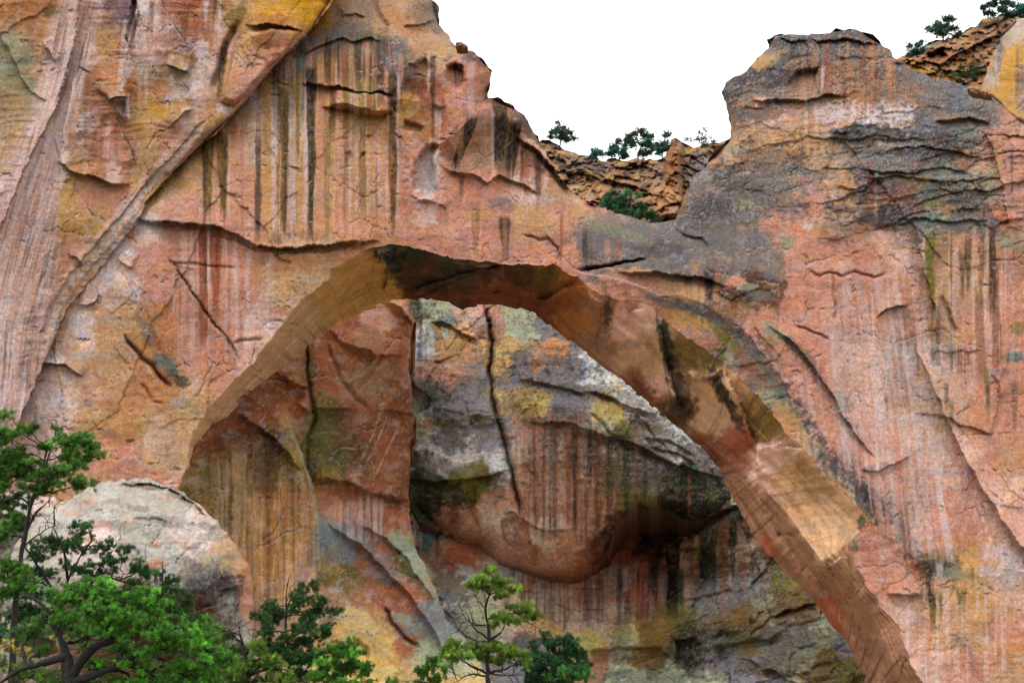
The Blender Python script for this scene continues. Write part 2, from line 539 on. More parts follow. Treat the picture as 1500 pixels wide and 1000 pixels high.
def sheet(outline, depth, paint, step=2.0, back=10.0, rough=1.0, close=True, skip=None, along=False):
    """a rock body: its weathered face follows depth(u, v), its sides run back `back` metres and are closed behind.
    returns V, F(list), C"""
    ring = densify(list(outline) + [outline[0]], 5.0, rough)
    lo, hi = ring.min(0), ring.max(0)
    nu = int((hi[0] - lo[0]) / step) + 3; nv = int((hi[1] - lo[1]) / step) + 3
    us = lo[0] - step + step * np.arange(nu); vs = lo[1] - step + step * np.arange(nv)
    U, Vv = np.meshgrid(us, vs)
    cu, cv = (U[:-1, :-1] + step / 2).ravel(), (Vv[:-1, :-1] + step / 2).ravel()
    keep = inpoly(cu, cv, ring).reshape(nv - 1, nu - 1)
    # drop cells touching only by a corner: cheap 4-neighbour clean-up
    p = np.pad(keep, 1); nb = p[:-2, 1:-1].astype(int) + p[2:, 1:-1] + p[1:-1, :-2] + p[1:-1, 2:]
    keep &= nb >= 2
    j, i = np.nonzero(keep)
    idx = j * nu + i
    Q = np.stack([idx, idx + 1, idx + nu + 1, idx + nu], 1)
    used, inv = np.unique(Q, return_inverse=True); Q = inv.reshape(Q.shape)
    u = U.ravel()[used].copy(); v = Vv.ravel()[used].copy()
    E = np.concatenate([Q[:, [0, 1]], Q[:, [1, 2]], Q[:, [2, 3]], Q[:, [3, 0]]])
    key = np.sort(E, 1); kk = key[:, 0].astype(np.int64) * len(u) + key[:, 1]
    _, first, cnt = np.unique(kk, return_index=True, return_counts=True)
    BE = E[first[cnt == 1]]
    bv = np.unique(BE)
    if skip is not None:                                   # edges another part of the rock carries on from
        dd, _, _ = segdist(u, v, skip)
        BE = BE[~((dd[BE[:, 0]] < 7) & (dd[BE[:, 1]] < 7))]
    su, sv = nearest_on(u[bv], v[bv], ring)
    u[bv], v[bv] = su, sv
    Y = depth(u, v)
    C = paint(u, v)
    V = at(u, v, Y)
    # image rows go down, so flip the winding to face the viewer
    faces = [Q[:, ::-1]]
    n = len(V)
    bv = np.unique(BE)
    m = np.full(n, -1); m[bv] = np.arange(len(bv))
    hd = V[bv].copy(); hd -= CAM
    if not along: hd[:, 2] = 0
    hd /= np.linalg.norm(hd, axis=1)[:, None]
    a, b = m[BE[:, 0]], m[BE[:, 1]]
    rings = [bv]
    VV = [V]; CC = [C]
    levels = (0.12, 0.4, 1.0)
    base = n
    prev = bv
    for L in levels:
        P = V[bv] + hd * back * L
        if not along: P[:, 2] -= 0.10 * back * L
        VV.append(P); CC.append(C[bv] * 0.45 + LPAL['n'] * 0.55)
        cur = base + np.arange(len(bv)); base += len(bv)
        faces.append(np.stack([prev[a], prev[b], cur[b], cur[a]], 1))
        prev = cur
    if close:
        cen = VV[-1].mean(0)[None]
        VV.append(cen); CC.append(C[bv].mean(0)[None])
        faces.append(np.stack([prev[a], prev[b], np.full(len(a), base)], 1))
    return np.concatenate(VV), faces, np.concatenate(CC)

MPP = 0.048                                                # metres per unit at the cliff
# ------------------------------------------------------------------ THE ARCH: front face
SKYLINE = [(470, -60), (600, -60), (622, -30), (634, 0), (645, 15), (643, 36), (655, 50), (664, 64), (677, 72), (695, 77), (714, 92), (720, 105),
           (718, 125), (714, 142), (728, 142), (745, 152), (765, 165), (776, 184), (790, 205), (800, 222), (812, 246),
           (830, 272), (850, 291), (880, 303), (920, 318), (960, 327), (988, 322), (1000, 293), (1013, 262), (1036, 240),
           (1048, 214), (1070, 204), (1071, 187), (1066, 160), (1057, 134), (1062, 122), (1075, 113), (1090, 107),
           (1110, 86), (1126, 71), (1123, 58), (1135, 52), (1160, 50), (1183, 53), (1188, 47), (1206, 50), (1225, 43),
           (1255, 43), (1280, 52), (1292, 66), (1303, 72), (1308, 83), (1320, 90), (1345, 105), (1375, 117), (1410, 122),
           (1432, 130), (1452, 141), (1475, 160), (1500, 170), (1570, 180)]
RIM = [(240, 1130), (246, 760), (256, 722), (264, 705), (274, 682), (276, 652), (290, 620), (310, 594), (330, 571), (352, 549), (370, 530), (388, 506), (402, 490),
       (422, 462), (440, 440), (462, 424), (480, 411), (486, 396), (515, 378), (547, 361), (575, 357), (600, 362),
       (618, 365), (640, 373), (665, 378), (690, 381), (720, 385), (750, 387), (790, 388), (815, 388), (826, 396),
       (840, 404), (852, 410), (862, 420), (880, 432), (900, 437), (925, 440), (948, 444), (960, 452), (975, 470),
       (1000, 492), (1033, 513), (1063, 533), (1082, 552), (1103, 573), (1127, 600), (1150, 633), (1177, 657),
       (1200, 683), (1227, 710), (1247, 733), (1273, 757), (1262, 775), (1238, 797), (1250, 817), (1267, 853), (1293, 890),
       (1317, 917), (1333, 967), (1352, 1000), (1400, 1130)]
CRACK = [(520, -60), (490, 0), (455, 45), (430, 73), (400, 100), (375, 130), (350, 160), (320, 192), (290, 216),
         (250, 256), (215, 297), (197, 330), (165, 368), (140, 402), (118, 428), (95, 458), (75, 505), (50, 565), (10, 660), (-60, 800)]

base_front = rbf([(0, 0, 70), (0, 500, 68.5), (0, 1000, 66), (250, 400, 69.6), (300, 200, 70.3), (300, 650, 69.3), (250, 1000, 68),
                  (500, 60, 73.5), (520, 180, 70.3), (520, 300, 70.0), (620, 120, 71.5), (640, 320, 70.4), (620, 10, 76),
                  (750, 200, 73.0), (760, 340, 70.8), (820, 260, 74.0), (880, 360, 71.8), (960, 330, 74.5), (1000, 380, 72.0), (1040, 250, 75.5),
                  (900, 420, 70.6), (1050, 500, 70.2), (1150, 620, 69.4), (1250, 740, 68.6), (1330, 900, 67.2), (1400, 1100, 66),
                  (1100, 430, 71.9), (1250, 500, 71.9), (1250, 600, 71.4), (1350, 750, 70.4), (1450, 800, 69.6), (1450, 900, 67.0), (1500, 1000, 66.4),
                  (1120, 150, 75.8), (1200, 60, 78.5), (1220, 150, 75.5), (1250, 240, 74.4), (1250, 350, 72.2), (1400, 140, 77.5), (1400, 250, 74.8),
                  (1420, 340, 72.6), (1500, 200, 76.0), (1450, 500, 71.4), (1560, 700, 70.0)])
F_FRONT = [
    ('step', [(440, 84), (470, 66), (500, 56), (520, 60), (545, 56), (560, 62)], -1, 0.5, 22),
    ('step', [(590, 40), (615, 36), (640, 30)], -1, 0.5, 14),
    ('step', [(500, 24), (520, 20), (536, 26)], -1, 0.35, 14),
    ('groove', [(545, -10), (552, 15), (560, 30), (574, 42)], 0.5, 2.5),
    ('groove', [(1309, 94), (1325, 97), (1340, 104), (1352, 110)], 1.2, 2.5),
    ('step', [(490, 0), (455, 45), (430, 73), (400, 100), (375, 130), (350, 160), (320, 192), (290, 216), (250, 256), (215, 297), (197, 330)], -1, -1.3, 26),
    ('round', [(470, -60), (600, -60), (634, 0), (643, 36), (690, 70), (720, 105), (714, 142)], 60, 5.0),
    ('round', [(714, 142), (765, 165), (800, 222), (850, 291), (920, 318), (960, 327), (988, 322)], 26, 2.6),
    ('round', [(988, 322), (1013, 262), (1070, 204), (1071, 187), (1057, 134), (1062, 122), (1110, 86), (1135, 52), (1255, 43),
               (1303, 72), (1345, 105), (1432, 130), (1500, 170)], 34, 4.0),
    # lip over the arch, and the strip of wall under it
    ('step', [(190, 318), (220, 323), (262, 326), (310, 330), (345, 343), (375, 358), (410, 363), (450, 361), (500, 355), (560, 352)], -1, 1.3, 46),
    ('step', [(300, 344), (345, 352), (375, 368), (410, 372), (470, 370), (520, 362)], 1, 0.35, 30),
    # brow blocks of the great nose
    ('step', [(440, 120), (480, 127), (510, 129), (532, 137), (560, 133), (576, 140)], -1, 1.0, 26),
    ('patch', [(500, 131), (560, 134), (576, 146), (575, 166), (545, 170), (520, 163), (500, 157), (483, 158), (485, 140)], -1.4, 8),
    ('step', [(470, 158), (500, 159), (530, 167), (560, 168), (577, 164)], -1, 0.9, 20),
    ('step', [(640, 50), (622, 68), (602, 88), (585, 104), (577, 130), (580, 165)], -1, 1.0, 26),
    ('step', [(579, 104), (577, 200), (573, 330)], 1, 0.45, 26),
    # eye-like hollows and the cheek
    ('patch', [(652, 95), (668, 88), (682, 100), (684, 120), (676, 136), (660, 132), (650, 115)], 1.8, 8),
    ('patch', [(596, 92), (625, 80), (636, 96), (630, 130), (620, 150), (600, 150), (588, 125)], 1.2, 12),
    ('patch', [(590, 172), (610, 178), (624, 186), (620, 198), (600, 198), (586, 188)], 0.7, 8),
    ('patch', [(628, 140), (652, 140), (656, 156), (646, 162), (632, 156)], -0.6, 6),
    ('groove', [(636, 80), (633, 110), (632, 150)], 0.7, 4),
    ('step', [(718, 120), (714, 142), (703, 158), (688, 175), (668, 192), (650, 206), (640, 214)], -1, 2.6, 40),
    # the white niche
    ('patch', [(630, 208), (647, 213), (641, 228), (641, 258), (646, 283), (628, 292), (604, 276), (600, 258), (606, 238), (616, 220)], 1.1, 10),
    ('step', [(600, 285), (612, 293), (640, 296), (655, 306)], -1, 0.5, 10),
    ('step', [(590, 292), (625, 292), (655, 300)], 1, 0.4, 30),
    ('patch', [(504, 222), (516, 220), (521, 232), (514, 250), (504, 246)], 0.35, 6),
    ('patch', [(528, 225), (535, 223), (537, 233), (529, 236)], 0.3, 3),
    ('patch', [(532, 190), (545, 190), (548, 198), (534, 199)], -0.4, 4),
    # varnished bay right of the nose
    ('patch', [(712, 150), (745, 160), (775, 190), (800, 235), (818, 262), (790, 276), (765, 270), (728, 256), (690, 258), (655, 240), (660, 218), (690, 185)], 1.5, 34),
    ('step', [(643, 240), (662, 252), (692, 254), (716, 270), (728, 256), (765, 270), (790, 284)], -1, 0.7, 16),
    ('step', [(757, 204), (782, 216), (800, 233), (818, 258), (838, 280), (862, 296), (884, 306)], -1, 1.6, 16),
    ('groove', [(756, 206), (781, 219), (799, 237), (816, 262), (834, 282), (860, 298)], 0.8, 4),
    # span
    ('groove', [(848, 397), (870, 393), (900, 388), (925, 385), (948, 380)], 1.6, 2.4),
    ('step', [(845, 398), (870, 394), (900, 389), (945, 382), (1000, 384)], 1, 1.0, 26),
    ('groove', [(765, 342), (790, 352), (800, 351), (816, 362), (822, 384)], 0.35, 1.8),
    ('step', [(985, 332), (1010, 345), (1030, 348), (1037, 362)], -1, 0.4, 14),
    ('step', [(905, 400), (960, 398), (1000, 404), (1040, 410), (1060, 420)], -1, 0.9, 24),
    ('step', [(700, 320), (760, 326), (800, 330), (850, 338)], 1, 0.25, 20),
    # left leg: cracks and flakes
    ('step', [(243, 372), (262, 400), (276, 420), (290, 440), (302, 460), (320, 482), (338, 505), (352, 528)], 1, 0.55, 22),
    ('groove', [(243, 372), (262, 400), (276, 420), (290, 440), (302, 460), (320, 482), (338, 505), (352, 528)], 0.5, 2),
    ('groove', [(180, 489), (200, 515), (222, 535), (238, 557), (253, 566)], 0.9, 3),
    ('step', [(172, 395), (190, 415), (205, 440), (220, 470), (228, 505), (240, 525), (262, 547), (274, 552)], 1, 0.9, 34),
    ('step', [(172, 378), (184, 388), (195, 394)], -1, 0.7, 12),
    ('step', [(55, 532), (72, 533), (95, 535), (110, 544), (120, 552)], -1, 0.8, 12),
    ('step', [(125, 412), (145, 430), (140, 445), (115, 448)], 1, 0.4, 12),
    ('groove', [(250, 384), (300, 388), (350, 394)], 0.25, 2),
    ('groove', [(340, 500), (365, 498), (385, 496)], 0.3, 2),
    ('groove', [(205, 560), (215, 570), (224, 586), (240, 592)], 0.3, 2),
    ('groove', [(400, 372), (415, 383), (430, 386)], 0.35, 2),
    # the limb stands proud of the wall behind it
    ('step', [(845, 398), (880, 404), (905, 407), (935, 417), (965, 432), (1000, 432), (1030, 444), (1053, 457), (1078, 472),
              (1100, 490), (1118, 512), (1133, 533), (1150, 556), (1167, 577), (1184, 602), (1200, 627), (1223, 667), (1243, 692),
              (1268, 716), (1288, 755), (1318, 790), (1350, 830), (1368, 880)], 1, 1.9, 40),
    ('step', [(1120, 475), (1160, 500), (1190, 535), (1212, 565), (1232, 602), (1256, 640), (1284, 672)], -1, 0.55, 22),
    ('groove', [(1162, 474), (1180, 482), (1200, 490), (1214, 498)], 0.35, 1.8),
    ('step', [(1272, 752), (1300, 780), (1330, 800), (1352, 836)], 1, 0.3, 20),
    ('step', [(1297, 868), (1320, 870), (1353, 871)], -1, 0.8, 22),
    ('step', [(1262, 690), (1282, 690), (1312, 680), (1335, 668)], -1, 0.4, 14),
    # butte
    ('step', [(1062, 128), (1080, 126), (1110, 118), (1140, 100), (1165, 86), (1190, 84), (1200, 92)], -1, -1.0, 20),
    ('patch', [(1165, 100), (1202, 98), (1200, 130), (1190, 146), (1165, 145), (1150, 122)], 1.2, 10),
    ('step', [(1100, 150), (1135, 144), (1180, 148), (1210, 138), (1245, 142)], -1, 0.8, 20),
    ('step', [(1186, 52), (1200, 60), (1240, 56), (1290, 68)], -1, 1.0, 10),
    ('step', [(1140, 56), (1160, 60), (1185, 60)], -1, 0.9, 8),
    ('step', [(1225, 188), (1250, 180), (1290, 178), (1330, 188)], 1, 0.9, 20),
    ('step', [(1226, 190), (1236, 196), (1240, 188)], -1, 0.9, 6),
    ('step', [(1300, 220), (1350, 214), (1400, 222), (1445, 232)], -1, 0.45, 14),
    ('step', [(1260, 262), (1320, 258), (1380, 266), (1450, 262)], -1, 0.45, 16),
    ('step', [(1310, 332), (1340, 318), (1380, 326), (1450, 322)], -1, 0.45, 14),
    ('step', [(1370, 180), (1420, 170), (1450, 182)], -1, 0.8, 8),
    ('step', [(1270, 232), (1274, 280), (1290, 310), (1320, 335)], 1, 0.6, 20),
    ('step', [(1000, 300), (1030, 296), (1060, 275), (1100, 250)], 1, 0.6, 22),
    ('step', [(1040, 240), (1062, 232), (1080, 205), (1110, 190)], 1, 1.1, 20),
    ('groove', [(1220, 400), (1222, 440), (1224, 470)], 0.3, 2),
    ('groove', [(1180, 395), (1200, 404), (1215, 400), (1232, 405), (1250, 398), (1280, 408), (1300, 400)], 0.4, 2),
    ('step', [(1285, 465), (1300, 452), (1330, 446)], -1, 0.5, 10),
    # right pillar and its groove
    ('step', [(1338, 325), (1348, 370), (1360, 410), (1368, 450), (1372, 500)], -1, 0.9, 26),
    ('step', [(1340, 508), (1356, 535), (1370, 575), (1388, 615), (1408, 660), (1440, 715), (1475, 770), (1510, 820), (1560, 900)], -1, 1.5, 60),
    ('groove', [(1376, 430), (1390, 465), (1404, 490)], 0.5, 4),
    ('step', [(1440, 190), (1455, 220), (1470, 280), (1480, 340)], -1, 0.7, 20),
    ('step', [(1452, 545), (1462, 560), (1462, 580)], -1, 0.4, 10),
    ('step', [(1340, 826), (1362, 818), (1395, 822), (1420, 838), (1442, 842), (1462, 828), (1500, 834), (1560, 836)], 1, 1.5, 60),
    ('step', [(1390, 934), (1408, 930), (1416, 942), (1428, 975), (1450, 1010)], 1, 0.5, 12),
]
def relief_front(u, v):
    r = relief(u, v, MPP, 0.45, 0.13, 0.42, 0.022)
    # ledgy, weathered top of the butte
    wt = ss(1020, 1120, u + 30 * gn(u / 50, v / 50, 5)) * (1 - ss(300, 380, v + 40 * gn(u / 60, v / 40, 6)))
    rr = ridged(u / 70 + 0.4 * gn(u / 30, v / 20, 8), (v + 0.10 * u + 12 * gn(u / 80, v / 50, 7)) / 17, 9, 3)
    wt = wt * (0.35 + 0.65 * ss(1170, 1260, u) * ss(160, 200, v))
    r += wt * 0.28 * (rr - 0.5)
    a = u + 10 * fbm(u / 30, v / 20, 9, 3); b = v + 0.08 * u + 8 * fbm(u / 50, v / 30, 10, 3)
    for sx, sy, am in ((80, 30, 0.38), (30, 13, 0.15)):
        d1, d2, idv, ox, oy = cells(a / sx, b / sy, 13)
        r += wt * am * ((idv - 0.5) + 0.9 * oy * 0.7 + 0.3 * ox * (idv - .5))
    # smooth, water-worn panels lose their plates
    return r
def depth_front(u, v):
    Y = base_front(u, v)
    pol = ss(40, 110, np.hypot((u - 1290) / 1.0, (v - 640) / 1.8))
    Y = Y + relief_front(u, v) * (0.25 + 0.75 * pol)
    if len(u) > 5000: Y = Y + ticks(u, v, 2000, 3)[2]
    return feats(u, v, Y, F_FRONT)

ROWS = [
 "ootuwrnyYYgtggggggggggggddgggg",
 "eowownpysregtgryyyyyyygdgnddgg",
 "etnonwywsrlkrssskkkkkdgnnnnggn",
 "etwnstywwyyyrssnkkkkknptpwwggs",
 "twnstyywytssssspnknngtttgggdns",
 "wwysyttssttssssptsnngggstddees",
 "wwyswssstossssstsgggggssnndeds",
 "wwtwssssttoosssssggggggssspntn",
 "wtowssssttsssssssssttkksssstts",
 "wtwtosspptssssssssysgnssssntss",
 "wwttosspstsssssssstyngnsspgtss",
 "wwptotsssssssssssssynsgsspntss",
 "wptottssssssssssssssetssssptss",
 "pptsttsssssssssssssssssygsspps",
 "pttsspssssssssssssssssspodsspp",
 "pttsspsssssssssssssssssssrdssp",
 "pttsspsssssssssssssssssssssmyw",
 "pttsspssssssssssssssssssssttyp",
 "pttssspsssssssssssssssssssstto",
 "ptttssssssssssssssssssssssppst",
]
for r in ROWS: assert len(r) == 30, (r, len(r))
ST_FRONT = [
    # varnish curtains over the left of the span
    (304, 205, 326, 20, 'x', .95), (300, 225, 326, 7, 'k', .7), (326, 198, 324, 13, 'x', .95), (329, 215, 324, 6, 'k', .6), (315, 228, 322, 4, 's', .7),
    (352, 170, 322, 20, 's', .5), (378, 205, 356, 9, 'k', .8), (391, 110, 355, 13, 'y', .9), (416, 130, 352, 13, 'x', .95), (418, 150, 345, 6, 'k', .8), (404, 100, 200, 10, 'm', .8), (366, 150, 330, 8, 'y', .5), (428, 170, 350, 12, 'w', .4),
    (440, 60, 190, 13, 'c', .9), (437, 110, 330, 9, 'y', .8), (436, 90, 240, 5, 'm', .7), (456, 100, 352, 11, 'b', .9), (448, 210, 350, 6, 'w', .5), (468, 150, 352, 12, 's', .6), (402, 130, 350, 9, 'w', .35),
    (487, 128, 205, 9, 'k', .85), (492, 130, 180, 5, 'r', .7), (480, 55, 128, 11, 'k', .85), (496, 62, 127, 5, 'k', .7), (504, 60, 125, 7, 'r', .6), (524, 60, 128, 7, 'k', .8), (514, 60, 128, 6, 's', .6), (538, 60, 135, 8, 's', .6), (552, 62, 135, 8, 'k', .5),
    (575, 105, 215, 9, 'k', .9), (575, 205, 350, 11, 'x', .95), (575, 215, 345, 5, 'O', .6), (567, 210, 340, 3, 'w', .5), (583, 110, 320, 4, 'w', .6), (565, 100, 240, 5, 's', .5),
    (298, 336, 510, 15, 'r', .95), (300, 345, 430, 6, 'k', .6), (316, 334, 470, 13, 'r', .95), (318, 340, 420, 5, 'k', .5), (305, 330, 440, 3, 'w', .8), (292, 430, 520, 6, 'n', .6), (345, 350, 500, 14, 'w', .3), (255, 335, 420, 12, 'n', .35), (270, 340, 480, 6, 'w', .25),
    (634, 85, 215, 6, 'k', .7), (628, 80, 140, 3, 'w', .6), (668, 92, 125, 6, 'b', .8), (690, 95, 180, 9, 'w', .4), (642, 150, 210, 8, 'w', .5),
    (692, 172, 256, 15, 'b', 1.0, -.35), (712, 165, 262, 4, 't', .5), (733, 155, 256, 19, 'b', 1.0), (722, 165, 258, 5, 'w', .45), (748, 170, 262, 8, 'x', .8, -.1), (756, 178, 268, 17, 'b', 1.0, -.12), (768, 215, 275, 8, 'b', .8, -.1),
    (770, 210, 290, 9, 'r', .6), (788, 228, 300, 9, 'b', .75), (800, 250, 285, 5, 'w', .5), (676, 262, 300, 8, 'k', .75), (675, 185, 240, 10, 't', .5),
    (697, 300, 385, 12, 'x', .5), (740, 318, 382, 15, 'b', .8), (740, 322, 380, 6, 'y', .4), (822, 315, 392, 5, 'r', .8), (857, 340, 396, 9, 'b', .75), (866, 345, 396, 6, 'm', .5),
    (890, 350, 392, 8, 's', .5), (905, 350, 386, 7, 'r', .5), (1008, 396, 430, 10, 'k', .6), (1024, 396, 440, 7, 'r', .7), (1038, 396, 455, 14, 'b', .85), (1052, 396, 450, 5, 'r', .7),
    (885, 412, 440, 8, 'm', .6), (890, 430, 470, 10, 'b', .7), (920, 418, 440, 8, 'r', .6), (1003, 500, 530, 10, 'b', .7),
    # right pillar
    (1362, 340, 420, 13, 'l', .95), (1367, 400, 470, 8, 'l', .9), (1373, 450, 520, 6, 'k', .6), (1350, 400, 450, 6, 'n', .6), (1336, 330, 400, 8, 'n', .6),
    (1386, 440, 490, 11, 'n', .9, .28), (1410, 370, 440, 8, 'b', .7), (1418, 350, 432, 9, 'b', .75), (1454, 335, 470, 12, 'k', .85), (1452, 350, 430, 5, 'b', .7), (1430, 340, 400, 10, 's', .6), (1442, 360, 400, 6, 'm', .6),
    (1434, 430, 560, 10, 'n', .9, .03), (1445, 540, 620, 8, 'l', .7, .03), (1448, 560, 600, 6, 'b', .6), (1386, 560, 600, 6, 'b', .7), (1394, 590, 640, 6, 'm', .7), (1470, 490, 560, 8, 's', .6), (1487, 560, 640, 7, 'k', .5),
    # white run marks on the polished panel
    (1218, 420, 560, 5, 'w', .35), (1240, 380, 470, 14, 'w', .35), (1278, 440, 700, 4, 'w', .75, .03), (1262, 470, 540, 4, 'w', .4), (1250, 480, 600, 6, 'w', .3, .1), (1300, 500, 800, 12, 'w', .28, .05), (1330, 510, 820, 14, 'w', .5, .12), (1350, 560, 830, 10, 'w', .6, .16), (1365, 660, 830, 8, 'w', .5, .2), (1290, 560, 760, 8, 'w', .3),
    (1312, 520, 700, 8, 's', .5), (1290, 440, 520, 20, 'o', .35), (1210, 430, 600, 20, 's', .5), (1410, 690, 790, 8, 'w', .5, .28), (1430, 720, 800, 8, 'w', .4, .3), (1396, 640, 800, 10, 's', .5, .24),
    # butte
    (1196, 98, 140, 5, 'b', .7, -.2), (1206, 100, 142, 5, 'w', .6, -.1), (1215, 92, 140, 8, 'r', .5), (1230, 95, 138, 8, 'r', .45), (1262, 55, 120, 9, 'd', .6), (1278, 62, 150, 9, 'o', .6), (1292, 70, 130, 8, 'd', .5), (1302, 90, 150, 9, 'o', .6), (1240, 60, 120, 7, 'o', .5), (1181, 150, 200, 4, 'w', .7), (1196, 152, 205, 8, 'w', .7), (1170, 150, 200, 10, 's', .6), (1212, 150, 170, 18, 'w', .6), (1158, 150, 190, 8, 's', .6), (1190, 160, 200, 6, 's', .6),
    (1274, 240, 300, 6, 'r', .7), (1283, 250, 330, 5, 'w', .3), (1463, 205, 270, 8, 'y', .7), (1482, 215, 300, 4, 'k', .6), (1476, 205, 310, 10, 's', .7), (1494, 200, 330, 10, 's', .6),
    # foot
    (1366, 868, 925, 12, 'm', .95), (1378, 870, 900, 6, 'm', .8), (1408, 866, 895, 12, 'm', .95), (1360, 835, 880, 10, 'd', .8), (1376, 825, 860, 8, 'w', .6), (1424, 830, 858, 6, 'd', .6),
    (1400, 950, 1000, 6, 'w', .5), (1470, 880, 1000, 9, 'p', .5), (1330, 880, 960, 8, 'p', .4),
]
